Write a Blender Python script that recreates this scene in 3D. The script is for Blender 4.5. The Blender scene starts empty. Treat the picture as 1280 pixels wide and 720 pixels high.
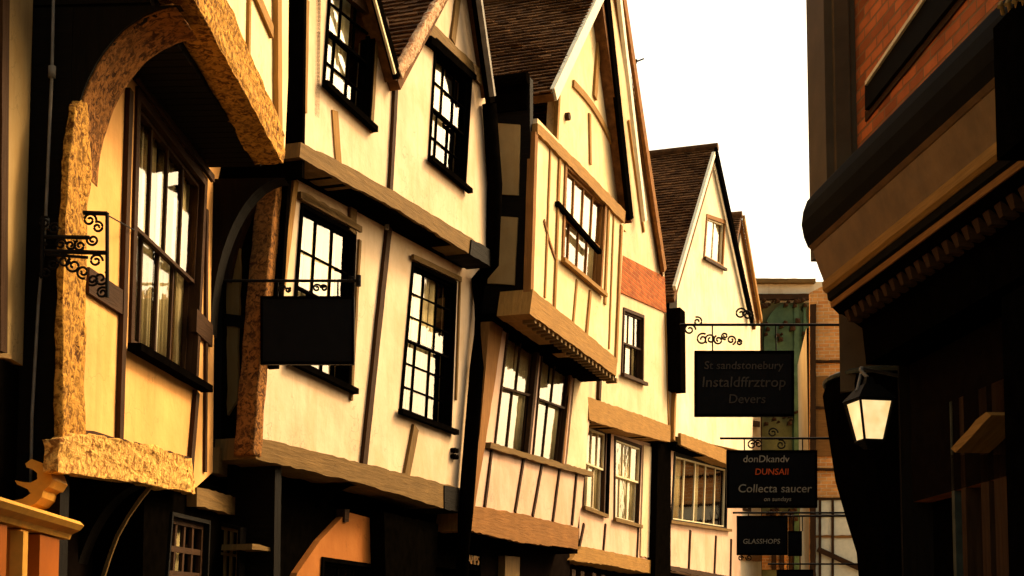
import bpy, math, random
from mathutils import Vector
from mathutils.geometry import tessellate_polygon
random.seed(7)
R = math.radians
S = bpy.context.scene
COL = S.collection

# ------------------------------------------------------------------ camera
F_PX, PITCH, HORIZON = 1900.0, R(5.0), 820.0
CY = HORIZON - F_PX * math.tan(PITCH)
CAM = Vector((0, 0, 1.6))
cd = bpy.data.cameras.new('camera'); cam = bpy.data.objects.new('camera', cd); COL.objects.link(cam)
cam.location = CAM; cam.rotation_euler = (R(90) + PITCH, 0, 0)
cd.sensor_width = 36; cd.lens = F_PX / 1280 * 36
cd.shift_y = (CY - 360) / 1280; cd.clip_start = 0.1; cd.clip_end = 2000
S.camera = cam

def ray(px, py):
    x, z = (px - 640) / F_PX, (CY - py) / F_PX
    c, s = math.cos(PITCH), math.sin(PITCH)
    return Vector((x, c - s * z, s + c * z))

class Face:
    """a vertical building plane: origin, direction along it, outward normal"""
    def __init__(s, O, d, n): s.O, s.d, s.n = Vector(O), Vector(d).normalized(), Vector(n).normalized()
    def uv(s, p, off=0.0):
        r = ray(*p)
        t = ((s.O - CAM).dot(s.n) + off) / r.dot(s.n)
        q = CAM + r * t - s.O
        return (q.dot(s.d), q.z)
    def P(s, u, z, off=0.0): return s.O + s.d * u + s.n * off + Vector((0, 0, z))
    def flank(s, u=0.0):  # camera-facing end wall of a left house / axis u = outward
        return Face(s.O + s.d * u, s.n, -s.d)

def left_face(px, Y, ang):
    a = R(ang); X = (px - 640) / F_PX * Y
    return Face((X, Y, 0), (math.sin(a), math.cos(a), 0), (math.cos(a), -math.sin(a), 0))
def right_face(px, Y, ang):
    a = R(ang); X = (px - 640) / F_PX * Y
    return Face((X, Y, 0), (math.sin(a), math.cos(a), 0), (-math.cos(a), math.sin(a), 0))

# ------------------------------------------------------------------ materials
def new_mat(name):
    m = bpy.data.materials.new(name); m.use_nodes = True
    nt = m.node_tree; b = nt.nodes['Principled BSDF']
    return m, nt, b
def N(nt, t, **k):
    n = nt.nodes.new(t)
    for a, v in k.items():
        if a in n.inputs.keys(): n.inputs[a].default_value = v
        else: setattr(n, a, v)
    return n
def coords(nt, scale=(1, 1, 1), kind='Object'):
    tc = N(nt, 'ShaderNodeTexCoord'); mp = N(nt, 'ShaderNodeMapping'); mp.inputs['Scale'].default_value = scale
    nt.links.new(tc.outputs[kind], mp.inputs['Vector']); return mp.outputs[0]
def noise(nt, vec, scale, detail=6, rough=.6, dist=0.0):
    n = N(nt, 'ShaderNodeTexNoise'); n.inputs['Scale'].default_value = scale; n.inputs['Detail'].default_value = detail
    n.inputs['Roughness'].default_value = rough; n.inputs['Distortion'].default_value = dist
    nt.links.new(vec, n.inputs['Vector']); return n.outputs['Fac']
def ramp(nt, fac, stops):
    r = N(nt, 'ShaderNodeValToRGB'); nt.links.new(fac, r.inputs[0]); e = r.color_ramp.elements
    while len(e) < len(stops): e.new(.5)
    for i, (p, c) in enumerate(stops):
        e[i].position = p; e[i].color = (c, c, c, 1) if isinstance(c, (int, float)) else (*c, 1)
    return r.outputs[0]
def mix(nt, fac, a, b, mode='MIX'):
    m = N(nt, 'ShaderNodeMix', data_type='RGBA', blend_type=mode)
    for sock, v in ((m.inputs['Factor'], fac), (m.inputs['A'], a), (m.inputs['B'], b)):
        if hasattr(v, 'links'): nt.links.new(v, sock)
        elif isinstance(v, (int, float)): sock.default_value = v
        else: sock.default_value = (*v, 1)
    return m.outputs['Result']
def bump(nt, b, h, strength, dist=.01):
    n = N(nt, 'ShaderNodeBump'); n.inputs['Strength'].default_value = strength; n.inputs['Distance'].default_value = dist
    nt.links.new(h, n.inputs['Height']); nt.links.new(n.outputs[0], b.inputs['Normal'])
def sc(c, k): return tuple(min(1, x * k) for x in c)

def plaster(name, base, dirt=.5):
    m, nt, b = new_mat(name)
    v = coords(nt)
    big = noise(nt, v, 1.6, 5); med = noise(nt, v, 9, 6)
    st = noise(nt, coords(nt, (9, 9, .7)), 1.0, 6, .65, .3)
    c = mix(nt, ramp(nt, big, [(.3, 0), (.7, 1)]), sc((base[0], base[1] * .95, base[2] * .88), .80), sc(base, 1.08))
    c = mix(nt, ramp(nt, med, [(.35, 0), (.75, .35)]), c, sc((base[0], base[1] * .93, base[2] * .86), .9))
    c = mix(nt, ramp(nt, st, [(.5, 0), (.78, dirt)]), c, (base[0] * .62, base[1] * .5, base[2] * .4))
    vo = N(nt, 'ShaderNodeTexVoronoi', feature='DISTANCE_TO_EDGE'); vo.inputs['Scale'].default_value = 2.3
    wv = N(nt, 'ShaderNodeVectorMath', operation='ADD'); nz_ = N(nt, 'ShaderNodeTexNoise'); nz_.inputs['Scale'].default_value = 3; nz_.inputs['Detail'].default_value = 6
    nt.links.new(v, nz_.inputs['Vector']); nt.links.new(v, wv.inputs[0]); nt.links.new(nz_.outputs['Color'], wv.inputs[1]); nt.links.new(wv.outputs[0], vo.inputs['Vector'])
    crack = ramp(nt, vo.outputs['Distance'], [(.0, .8), (.014, 0)])
    msk = ramp(nt, noise(nt, v, 1.1, 3), [(.5, 0), (.6, 1)])
    ck = N(nt, 'ShaderNodeMath', operation='MULTIPLY'); nt.links.new(crack, ck.inputs[0]); nt.links.new(msk, ck.inputs[1])
    c = mix(nt, ck.outputs[0], c, sc(base, .45))
    c = mix(nt, ramp(nt, noise(nt, coords(nt, (1.3, 1.3, .8)), 1.7, 7, .7, .5), [(.5, 0), (.68, .6)]), c, (base[0] * .80, base[1] * .68, base[2] * .52))
    nt.links.new(c, b.inputs['Base Color']); b.inputs['Roughness'].default_value = .9
    b.inputs['Specular IOR Level'].default_value = .06
    bump(nt, b, noise(nt, v, 7, 6, .55), .35, .02)
    return m
def timber(name, base, vary=.5, rough=.75, bump_s=.6, spots=None):
    m, nt, b = new_mat(name)
    v = coords(nt, (2.2, 26, 1), 'UV')      # grain runs along the member
    g = noise(nt, v, 1.5, 8, .65, .6); l = noise(nt, coords(nt), 4, 5)
    c = mix(nt, ramp(nt, g, [(.3, 0), (.7, 1)]), sc(base, 1 - vary), sc(base, 1 + vary * .5))
    c = mix(nt, ramp(nt, l, [(.35, 0), (.7, .5)]), c, sc(base, .6))
    if spots:
        c = mix(nt, ramp(nt, noise(nt, coords(nt), 22, 4, .7), [(.52, 0), (.6, 1)]), c, spots)
    nt.links.new(c, b.inputs['Base Color']); b.inputs['Roughness'].default_value = rough
    b.inputs['Specular IOR Level'].default_value = .05
    bump(nt, b, g, bump_s, .012)
    return m
def rough_wood(name, base, dark):
    m, nt, b = new_mat(name)
    v = coords(nt); n1 = noise(nt, v, 26, 6, .7, .8); n2 = noise(nt, v, 7, 5)
    c = mix(nt, ramp(nt, n1, [(.42, 0), (.56, 1)]), dark, base)
    c = mix(nt, ramp(nt, n2, [(.4, 0), (.7, .6)]), c, sc(base, .6))
    nt.links.new(c, b.inputs['Base Color']); b.inputs['Roughness'].default_value = .85; b.inputs['Specular IOR Level'].default_value = .08
    bump(nt, b, n1, 1, .03); return m
def plain(name, base, rough=.6, metal=0, spec=.06, nz=.3, nscale=12, bs=.15):
    m, nt, b = new_mat(name)
    v = coords(nt)
    c = mix(nt, ramp(nt, noise(nt, v, nscale, 6), [(.3, 0), (.7, 1)]), sc(base, 1 - nz), sc(base, 1 + nz))
    nt.links.new(c, b.inputs['Base Color']); b.inputs['Roughness'].default_value = rough
    b.inputs['Metallic'].default_value = metal; b.inputs['Specular IOR Level'].default_value = spec
    bump(nt, b, noise(nt, v, nscale * 3, 5), bs, .008); return m
def brick(name, c1, c2, mortar, w=.22, h=.075):
    m, nt, b = new_mat(name)
    v = coords(nt, (1, 1, 1), 'UV')
    t = N(nt, 'ShaderNodeTexBrick'); nt.links.new(v, t.inputs['Vector'])
    t.inputs['Scale'].default_value = 1; t.inputs['Brick Width'].default_value = w; t.inputs['Row Height'].default_value = h
    t.inputs['Mortar Size'].default_value = .009; t.inputs['Bias'].default_value = -.1; t.inputs['Mortar Smooth'].default_value = .4
    t.inputs['Color1'].default_value = (*c1, 1); t.inputs['Color2'].default_value = (*c2, 1); t.inputs['Mortar'].default_value = (*mortar, 1)
    c = mix(nt, ramp(nt, noise(nt, coords(nt), 11, 6), [(.35, .5), (.7, 1.15)]), t.outputs['Color'], t.outputs['Color'], 'MULTIPLY')
    c2_ = mix(nt, ramp(nt, noise(nt, coords(nt), 5, 6), [(.4, 0), (.7, .5)]), t.outputs['Color'], sc(c1, .35))
    nt.links.new(c2_, b.inputs['Base Color']); b.inputs['Roughness'].default_value = .85; b.inputs['Specular IOR Level'].default_value = .06
    inv = N(nt, 'ShaderNodeMath', operation='SUBTRACT'); inv.inputs[0].default_value = 1; nt.links.new(t.outputs['Fac'], inv.inputs[1])
    bump(nt, b, inv.outputs[0], .8, .012); return m
def glass(name, tint=(.03, .03, .03)):
    m, nt, b = new_mat(name)
    out = nt.nodes['Material Output']; nt.nodes.remove(b)
    tr = N(nt, 'ShaderNodeBsdfTransparent'); tr.inputs[0].default_value = (.85, .82, .74, 1)
    gl = N(nt, 'ShaderNodeBsdfGlossy'); gl.inputs['Roughness'].default_value = .03; gl.inputs[0].default_value = (.95, .95, .95, 1)
    fr = N(nt, 'ShaderNodeFresnel'); fr.inputs[0].default_value = 2.1
    bp = N(nt, 'ShaderNodeBump'); bp.inputs['Strength'].default_value = .08; bp.inputs['Distance'].default_value = .02
    nt.links.new(noise(nt, coords(nt), 5, 2), bp.inputs['Height'])
    nt.links.new(bp.outputs[0], gl.inputs['Normal'])
    mx = N(nt, 'ShaderNodeMixShader'); ge = N(nt, 'ShaderNodeNewGeometry'); ml = N(nt, 'ShaderNodeMath', operation='SUBTRACT', use_clamp=True)
    nt.links.new(fr.outputs[0], ml.inputs[0]); nt.links.new(ge.outputs['Backfacing'], ml.inputs[1])
    nt.links.new(ml.outputs[0], mx.inputs[0]); nt.links.new(tr.outputs[0], mx.inputs[1]); nt.links.new(gl.outputs[0], mx.inputs[2])
    nt.links.new(mx.outputs[0], out.inputs[0]); return m

M = dict(
    plaster_ochre=plaster('plaster_ochre', (.72, .39, .13), .4),
    plaster_yellow=plaster('plaster_yellow', (.76, .60, .34), .3),
    plaster_cream=plaster('plaster_cream', (.66, .505, .335), .45),
    plaster_pale=plaster('plaster_pale', (.64, .51, .32), .4),
    plaster_white=plaster('plaster_white', (.72, .62, .44), .4),
    plaster_pink=plaster('plaster_pink', (.62, .42, .30), .35),
    plaster_orange=plaster('plaster_orange', (.36, .13, .028), .3),
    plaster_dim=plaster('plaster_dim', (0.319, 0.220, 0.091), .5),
    tan=timber('tan_timber', (.165, .095, .030), .35),
    gold=timber('gold_timber', (.30, .155, .038), .3),
    honey=timber('honey_timber', (.24, .105, .026), .35),
    brown=timber('brown_timber', (0.046, 0.021, 0.008), .5),
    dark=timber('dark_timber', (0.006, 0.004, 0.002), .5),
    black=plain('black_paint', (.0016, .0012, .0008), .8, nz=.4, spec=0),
    rough=rough_wood('rough_wood', (.66, .33, .055), (.09, .028, .004)),
    rough_pale=rough_wood('rough_pale', (.90, .52, .13), (.26, .10, .02)),
    rust=rough_wood('rust_post', (.34, .14, .03), (.05, .018, .004)),
    lime=rough_wood('flaking_board', (0.646, 0.456, 0.266), (.3, .1, .03)),
    white_board=plain('white_board', (0.669, 0.608, 0.441), .6, nz=.08),
    cream_board=plain('cream_paint', (0.608, 0.502, 0.304), .6, nz=.12),
    glass=glass('window_glass'),
    curtain=plain('curtain_cloth', (.90, .80, .55), .95, nz=.15, spec=.05),
    curtain_brown=plain('brown_curtain', (.22, .11, .05), .95, nz=.3, spec=.05),
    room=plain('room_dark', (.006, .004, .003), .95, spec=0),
    iron=plain('wrought_iron', (.006, .005, .004), .6, metal=.1, nz=.4),
    lead=plain('lead_sheet', (.05, .055, .04), .5, metal=.2),
    pipe=plain('grey_pipe', (.16, .14, .11), .5),
    pipe_box=plain('painted_pilaster', (.075, .050, .026), .6, nz=.2, nscale=4),
    cornice=plain('cornice_paint', (.13, .068, .022), .5, nz=.3, nscale=5, spec=.15),
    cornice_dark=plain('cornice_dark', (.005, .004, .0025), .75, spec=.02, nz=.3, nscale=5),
    brick_r=brick('red_brick', (.48, .13, .035), (.17, .05, .016), (.22, .11, .045), .2, .066),
    brick_o=brick('orange_brick', (.40, .095, .016), (.22, .045, .008), (.30, .12, .03), .16, .06),
    brick_end=brick('pale_brick', (.80, .36, .10), (.62, .22, .05), (.75, .5, .25)),
    tile=plain('clay_tile', (.14, .062, .020), .85, nz=.55, nscale=9, bs=.4),
    tile_edge=plain('clay_verge', (.20, .085, .022), .85, nz=.4),
    shop_orange_lit=plain('orange_lit_paint', (.27, .072, .006), .5, nz=.2, nscale=3),  # warm shop light put into the base colour
    shop_gold_lit=plain('gold_lit_paint', (.55, .27, .04), .45, nz=.15),  # same shop light, put in as a gold tone
    green=plain('green_paint', (.06, .10, .05), .6, nz=.3, nscale=5),
    green_pale=plain('pale_green_paint', (.13, .13, .055), .6, nz=.3, nscale=4),
    board=plain('sign_board', (.003, .003, .003), .6, nz=.3),
    letter=plain('sign_letter', (.05, .042, .032), .6, nz=.3),
    letter_w=plain('white_letter', (.30, .27, .2), .6, nz=.2),
    letter_o=plain('orange_letter', (.60, .10, .02), .6, nz=.2),
    letter_g=plain('gilt_letter', (.80, .40, .09), .4, nz=.2),
    cobble=plain('cobble_stone', (.10, .085, .07), .8, nz=.5, nscale=8, bs=.6),
    slab_stone=plain('paving_stone', (.20, .17, .13), .8, nz=.3, nscale=3),
)
def per_piece(mt, lo, hi):
    nt = mt.node_tree; b = nt.nodes['Principled BSDF']; src = b.inputs['Base Color'].links[0].from_socket
    g = N(nt, 'ShaderNodeNewGeometry'); rr = ramp(nt, g.outputs['Random Per Island'], [(0, lo), (1, hi)])
    nt.links.new(mix(nt, 1.0, src, rr, 'MULTIPLY'), b.inputs['Base Color'])
per_piece(M['tile'], (.45, .42, .40), (1, 1, 1))
m, nt, b = new_mat('lamp_glow'); M['glow'] = m
b.inputs['Base Color'].default_value = (.8, .65, .4, 1)
gn = noise(nt, coords(nt), 9, 3)
nt.links.new(ramp(nt, gn, [(.3, (.75, .45, .16)), (.7, (1, .74, .36))]), b.inputs['Emission Color']); b.inputs['Emission Strength'].default_value = .42

# ------------------------------------------------------------------ mesh builder
class MB:
    def __init__(s): s.v, s.f, s.uv, s.mi = [], [], [], []
    def face(s, idx, uvs, mi=0): s.f.append(idx); s.uv.append(uvs); s.mi.append(mi)
    def prism(s, F, poly, o0, o1, holes=(), along='u', mi=0, jit=0.0, sub=0.0):
        """poly (u,z) on plane F extruded from offset o0 (back) to o1 (front)"""
        def refine(L):
            if not sub: return list(L)
            out = []
            for i in range(len(L)):
                a, c = L[i], L[(i + 1) % len(L)]
                n = max(1, int(math.hypot(a[0] - c[0], a[1] - c[1]) / sub))
                for k in range(n):
                    t = k / n
                    out.append((a[0] + (c[0] - a[0]) * t + random.uniform(-jit, jit), a[1] + (c[1] - a[1]) * t + random.uniform(-jit, jit)))
            return out
        loops = [refine(poly)] + [list(h) for h in holes]
        def area(L): return sum(L[i][0] * L[(i + 1) % len(L)][1] - L[(i + 1) % len(L)][0] * L[i][1] for i in range(len(L)))
        right_handed = F.d.cross(Vector((0, 0, 1))).dot(F.n) > 0
        for k in range(len(loops)):
            ccw = area(loops[k]) > 0
            want = (k == 0)
            if ccw != want: loops[k].reverse()
        flat = [p for L in loops for p in L]
        tris = tessellate_polygon([[Vector((p[0], p[1], 0)) for p in L] for L in loops])
        b0 = len(s.v)
        for p in flat: s.v.append(F.P(p[0], p[1], o1))
        b1 = len(s.v)
        for p in flat: s.v.append(F.P(p[0], p[1], o0))
        def U(p): return (p[0], p[1]) if along == 'u' else (p[1], p[0])
        for t in tris:
            a, c, e = [flat[i] for i in t]
            ar = (c[0] - a[0]) * (e[1] - a[1]) - (e[0] - a[0]) * (c[1] - a[1])
            if abs(ar) < 1e-10: continue
            t = tuple(t)
            if (ar > 0) != right_handed: t = t[::-1]
            s.face([b0 + i for i in t], [U(flat[i]) for i in t], mi)
            s.face([b1 + i for i in t[::-1]], [U(flat[i]) for i in t[::-1]], mi)
        k0 = 0
        for L in loops:
            n = len(L); run = 0
            for i in range(n):
                j = (i + 1) % n; a, c = L[i], L[j]
                ln = math.hypot(a[0] - c[0], a[1] - c[1])
                q = [b0 + k0 + j, b0 + k0 + i, b1 + k0 + i, b1 + k0 + j]
                u = [(run + ln, o1), (run, o1), (run, o0), (run + ln, o0)]
                if not right_handed: q.reverse(); u.reverse()
                s.face(q, u, mi); run += ln
            k0 += n
        return s
    def px(s, F, pts, o0, o1, hp=(), **k):
        """outline given where it is seen, put on plane F at its own depth"""
        return s.prism(F, [F.uv(p, o1) for p in pts], o0, o1, [[F.uv(p, o1) for p in h] for h in hp], **k)
    def tube(s, pts, r, n=8, mi=0, r2=None):
        pts = [Vector(p) for p in pts]; rings = []; run = 0
        for i, p in enumerate(pts):
            t = (pts[min(i + 1, len(pts) - 1)] - pts[max(i - 1, 0)]).normalized()
            a = t.cross(Vector((0, 0, 1)))
            if a.length < .05: a = t.cross(Vector((0, 1, 0)))
            a.normalize(); c = t.cross(a)
            rr = r if r2 is None else r + (r2 - r) * i / (len(pts) - 1)
            rings.append(len(s.v))
            for k in range(n):
                w = 2 * math.pi * k / n
                s.v.append(p + a * math.cos(w) * rr + c * math.sin(w) * rr)
        for i in range(len(pts) - 1):
            for k in range(n):
                k2 = (k + 1) % n
                s.face([rings[i] + k, rings[i] + k2, rings[i + 1] + k2, rings[i + 1] + k], [(i, k / n)] * 4, mi)
        s.face([rings[0] + k for k in range(n)][::-1], [(0, 0)] * n, mi)
        s.face([rings[-1] + k for k in range(n)], [(0, 0)] * n, mi)
        return s
    def hexa(s, c, mi=0):
        """8 corners: bottom 4 then top 4, same order"""
        b0 = len(s.v); s.v += [Vector(p) for p in c]
        for q in ((3, 2, 1, 0), (4, 5, 6, 7), (0, 1, 5, 4), (1, 2, 6, 5), (2, 3, 7, 6), (3, 0, 4, 7)):
            P = [s.v[b0 + i] for i in q]
            w, h = (P[1] - P[0]).length, (P[2] - P[1]).length
            uv = [(0, 0), (w, 0), (w, h), (0, h)] if w > h else [(0, 0), (0, w), (h, w), (h, 0)]
            s.face([b0 + i for i in q], uv, mi)
        return s
    def fbox(s, F, u0, u1, z0, z1, o0, o1, mi=0):
        return s.hexa([F.P(u0, z0, o0), F.P(u1, z0, o0), F.P(u1, z0, o1), F.P(u0, z0, o1),
                       F.P(u0, z1, o0), F.P(u1, z1, o0), F.P(u1, z1, o1), F.P(u0, z1, o1)], mi)
    def sweep(s, prof, A, B, F, mi=0, closed=True):
        """profile [(off,z)] of plane F swept from u=A to u=B"""
        n = len(prof); a0 = len(s.v)
        for u in (A, B):
            for o, z in prof: s.v.append(F.P(u, z, o))
        for i in range(n if closed else n - 1):
            j = (i + 1) % n
            L = abs(B - A)
            s.face([a0 + i, a0 + j, a0 + n + j, a0 + n + i], [(0, i * .1), (0, j * .1), (L, j * .1), (L, i * .1)], mi)
        if closed:
            s.face([a0 + i for i in range(n)][::-1], [(o, z) for o, z in prof][::-1], mi)
            s.face([a0 + n + i for i in range(n)], [(o, z) for o, z in prof], mi)
        return s
    def build(s, name, mats, parent=None, smooth=False):
        base = parent.matrix_world.translation if parent else Vector((0, 0, 0))
        if parent:
            root = parent
            while root.parent: root = root.parent
            base = root.location
        me = bpy.data.meshes.new(name)
        me.from_pydata([v - base for v in s.v], [], s.f)
        uvl = me.uv_layers.new(name='UVMap'); i = 0
        for uvs in s.uv:
            for q in uvs: uvl.data[i].uv = q; i += 1
        for mt in (mats if isinstance(mats, (list, tuple)) else [mats]): me.materials.append(mt)
        me.polygons.foreach_set('material_index', s.mi)
        if smooth: me.polygons.foreach_set('use_smooth', [True] * len(s.f))
        me.update()
        o = bpy.data.objects.new(name, me); COL.objects.link(o)
        if parent: o.parent = parent
        return o

def thing(name, loc, label, cat, group=None):
    o = bpy.data.objects.new(name, None); COL.objects.link(o); o.location = loc; o.empty_display_size = .3
    o['label'] = label; o['category'] = cat
    if group: o['group'] = group
    return o
def structure(o): o['kind'] = 'structure'; return o
def recalc(o):
    import bmesh
    bm = bmesh.new(); bm.from_mesh(o.data); bmesh.ops.recalc_face_normals(bm, faces=bm.faces); bm.to_mesh(o.data); bm.free(); return o
def roughen(o, amt, size=.04, grain=None):
    """real relief for the gnarled timbers"""
    import bmesh
    from mathutils import noise as mn
    bm = bmesh.new(); bm.from_mesh(o.data)
    bmesh.ops.remove_doubles(bm, verts=bm.verts, dist=1e-4)
    bmesh.ops.triangulate(bm, faces=bm.faces)
    for _ in range(9):
        es = [e for e in bm.edges if e.calc_length() > size]
        if not es: break
        bmesh.ops.subdivide_edges(bm, edges=es, cuts=1)
        bmesh.ops.triangulate(bm, faces=[f for f in bm.faces if len(f.verts) > 3])
    ds = o.dimensions; g_ = [1, 1, 1]; g_[max(range(3), key=lambda i: ds[i])] = .35; g_ = Vector(g_)
    bm.normal_update(); bmesh.ops.recalc_face_normals(bm, faces=bm.faces)
    for v in bm.verts:
        k = mn.fractal(v.co * g_ * 13, .8, 2.1, 4) * amt + mn.noise(v.co * 3) * amt * .8
        v.co += v.normal * k
    for f in bm.faces: f.smooth = True
    bm.to_mesh(o.data); bm.free(); return o

def bil(q, a, c):
    """bilinear in quad TL,TR,BR,BL"""
    (x0, y0), (x1, y1), (x2, y2), (x3, y3) = q
    return ((1 - c) * ((1 - a) * x0 + a * x1) + c * ((1 - a) * x3 + a * x2), (1 - c) * ((1 - a) * y0 + a * y1) + c * ((1 - a) * y3 + a * y2))
def cell(q, a0, a1, c0, c1): return [bil(q, a0, c0), bil(q, a1, c0), bil(q, a1, c1), bil(q, a0, c1)]

def window(F, quad, parent, off=0.0, cols=3, ru=2, rl=2, mid=.5, frame=M['black'], bars=M['black'], sill=M['black'], depth=.07,
           bar=.012, casing=.03, curtain=(0, .3, .75, 1), cmat=None, sash_frac=.055, name='sash_window', sill_out=.05, hood=None, skew=1.5, stile=.024):
    q = [F.uv(p, off) for p in quad]
    w = math.hypot(q[1][0] - q[0][0], q[1][1] - q[0][1]); h = abs(q[0][1] - q[3][1])
    ca, cb = casing / w, casing / h
    m = MB()
    m.prism(F, cell(q, -.01, 1.01, -.01, 1.01), off - depth - .04, off + .018, [cell(q, ca, 1 - ca, cb, 1 - cb)])
    win = m.build(name, frame, parent)
    I = cell(q, ca, 1 - ca, cb, 1 - cb); iw, ih = w - 2 * casing, h - 2 * casing
    m = MB()
    def sash(c0, c1, o, rows):
        K = cell(I, .002, .998, c0, c1); hh = ih * (c1 - c0); sa = stile / iw; sb = stile / hh
        m.prism(F, K, o - .035, o, [cell(K, sa, 1 - sa, sb, 1 - sb)])
        for i in range(1, cols):
            t = sa + (1 - 2 * sa) * i / cols; d = bar / iw / 2
            m.prism(F, cell(K, t - d, t + d, sb, 1 - sb), o - .028, o - .006, along='z')
        for i in range(1, rows):
            t = sb + (1 - 2 * sb) * i / rows; d = bar / hh / 2
            m.prism(F, cell(K, sa, 1 - sa, t - d, t + d), o - .026, o - .004)
        g = MB()
        for i in range(cols):      # panes tilted by skew to mirror bright sky, plus old glass's random slant
            p = cell(K, sa + (1 - 2 * sa) * i / cols, sa + (1 - 2 * sa) * (i + 1) / cols, sb, 1 - sb)
            dw = abs(p[1][0] - p[0][0]); e = math.tan(R((skew if c0 < .2 else skew * .4) + random.uniform(-1.2, 1.2))) * dw; tl = random.uniform(-.002, .002)
            e = abs(e); oo = (o - .020 - e, o - .020, o - .020 + min(tl, 0), o - .020 - e + tl)
            g.hexa([F.P(q_[0], q_[1], k_ - .003) for q_, k_ in zip(p, oo)] + [F.P(q_[0], q_[1], k_) for q_, k_ in zip(p, oo)])
        return g
    if ru and rl:
        g1 = sash(.002, mid + .02, off - depth * .3, ru); g2 = sash(mid - .02, .998, off - depth * .3 - .036, rl)
        m.build('sash_bars', bars, win)
        recalc(g1.build('pane', M['glass'], win)); recalc(g2.build('pane', M['glass'], win))
    else:
        g1 = sash(.002, .998, off - depth * .4, ru or rl); m.build('sash_bars', bars, win); recalc(g1.build('pane', M['glass'], win))
    # curtains: pleated cloth hung behind the panes
    if curtain:
        for k in range(0, len(curtain), 2):
            a0, a1 = curtain[k], curtain[k + 1]; c = MB(); n = max(8, int((a1 - a0) * w / .012)); ph = random.random() * 6
            for i in range(n + 1):
                a = a0 + (a1 - a0) * i / n
                o = off - (depth * .3 + .036) - .044 + .013 * math.sin(ph + i * 1.05) + .005 * math.sin(i * .37)
                for t in (0, 1): u, z = bil(q, a, t); c.v.append(F.P(u, z, o))
                for t in (1, 0): u, z = bil(q, a, t); c.v.append(F.P(u, z, o - .004))
            for i in range(n):
                b0 = i * 4
                for e in range(4):
                    e2 = (e + 1) % 4
                    c.face([b0 + e, b0 + e2, b0 + 4 + e2, b0 + 4 + e], [(0, 0)] * 4)
            c.build('curtain', cmat or M['curtain'], win, smooth=True)
    if sill:
        s_ = MB(); a, c_ = bil(q, -.06, 1.0), bil(q, 1.06, 1.0)
        t = .035
        s_.prism(F, [(a[0], a[1] + .012), (c_[0], c_[1] + .012), (c_[0], c_[1] - t), (a[0], a[1] - t)], off + .02, off + .02 + sill_out, sub=.15, jit=.002)
        s_.build('sill', sill, win)
    if hood:
        s_ = MB(); a, c_ = bil(q, -.06, 0), bil(q, 1.06, 0)
        s_.prism(F, [(a[0], a[1] + .07), (c_[0], c_[1] + .07), (c_[0], c_[1] + .02), (a[0], a[1] + .02)], off + .02, off + .045, sub=.15, jit=.002)
        s_.build('hood', hood, win)
    return win

def beam(F, pts, o0, o1, mat, parent, name='beam', along='u', jit=.007, sub=.10):
    return MB().px(F, pts, o0, o1, along=along, jit=jit, sub=sub).build(name, mat, parent)
def post(F, p0, p1, w, o0, o1, mat, parent, name='post', bend=0, jit=.003):
    """upright or brace between two seen points, w metres wide"""
    a, c = F.uv(p0, o1), F.uv(p1, o1)
    dx, dz = c[0] - a[0], c[1] - a[1]; L = math.hypot(dx, dz); nx, nz = -dz / L * w / 2, dx / L * w / 2
    n = max(4, int(L / .12)); A, B = [], []
    for i in range(n + 1):
        t = i / n; k = bend * math.sin(math.pi * t) / max(w, 1e-6) * 2
        x, z = a[0] + dx * t + nx * k, a[1] + dz * t + nz * k
        A.append((x + nx + random.uniform(-jit, jit), z + nz)); B.append((x - nx + random.uniform(-jit, jit), z - nz))
    return MB().prism(F, A + B[::-1], o0, o1, along='z' if abs(dz) > abs(dx) else 'u').build(name, mat, parent)

def tiles(m, A, ridge_dir, down, L, W, gauge=.085, tw=.14, thick=.014):
    """courses of plain tiles: A = top corner, ridge_dir along ridge (length L), down the slope (length W)"""
    nrm = ridge_dir.cross(down).normalized()
    if nrm.z < 0: nrm = -nrm
    rows, cols = int(W / gauge), int(L / tw)
    for r in range(rows):
        sag = .012 * math.sin(r * .7)
        for c in range(-1, cols + 1):
            x0 = max(0, c * tw + (tw / 2 if r % 2 else 0)); x1 = min(L, x0 + tw - .006)
            if c < 0: x0, x1 = 0, (tw / 2 - .006 if r % 2 else 0)
            if x1 - x0 < .02: continue
            j = random.uniform(0, .012) + .006 * math.sin(c * .5 + r * .3); k = random.uniform(-.009, .009) + (.03 if random.random() < .02 else 0)
            P0 = A + down * (r * gauge) + ridge_dir * x0; P1 = A + down * (r * gauge) + ridge_dir * x1
            lift = nrm * (.030 + j); low = nrm * .006
            e = down * (gauge * 1.25 + k)
            m.hexa([P0 + e + nrm * (.012 + j), P1 + e + nrm * (.012 + j), P1 - nrm * .004, P0 - nrm * .004,
                    P0 + e + lift, P1 + e + lift, P1 + low, P0 + low], 0)

def gable_roof(F, foot_l, apex, foot_r, off, back, parent, tile_l=True, thick=.09, name='roof'):
    """roof whose gable end lies on plane F at offset off; (u,z) feet and apex; runs back from the street"""
    m = MB()
    for k, ft in enumerate((foot_l, foot_r)):
        A = F.P(*apex, off); Bf = F.P(*ft, off); dn = (Bf - A); W = dn.length; dn.normalize(); bk = -F.n
        nrm = bk.cross(dn).normalized(); nrm = nrm if nrm.z > 0 else -nrm
        m.hexa([A - nrm * thick, Bf - nrm * thick, Bf - nrm * thick + bk * back, A - nrm * thick + bk * back,
                A - nrm * .005, Bf - nrm * .005, Bf - nrm * .005 + bk * back, A - nrm * .005 + bk * back], 0)
        tiles(m, A, bk, dn, back, W)
    A = F.P(apex[0], apex[1] + .03, off + .02)
    m.tube([A, A - F.n * (back)], .075, 10)
    return m.build(name, M['tile'], parent)

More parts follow.
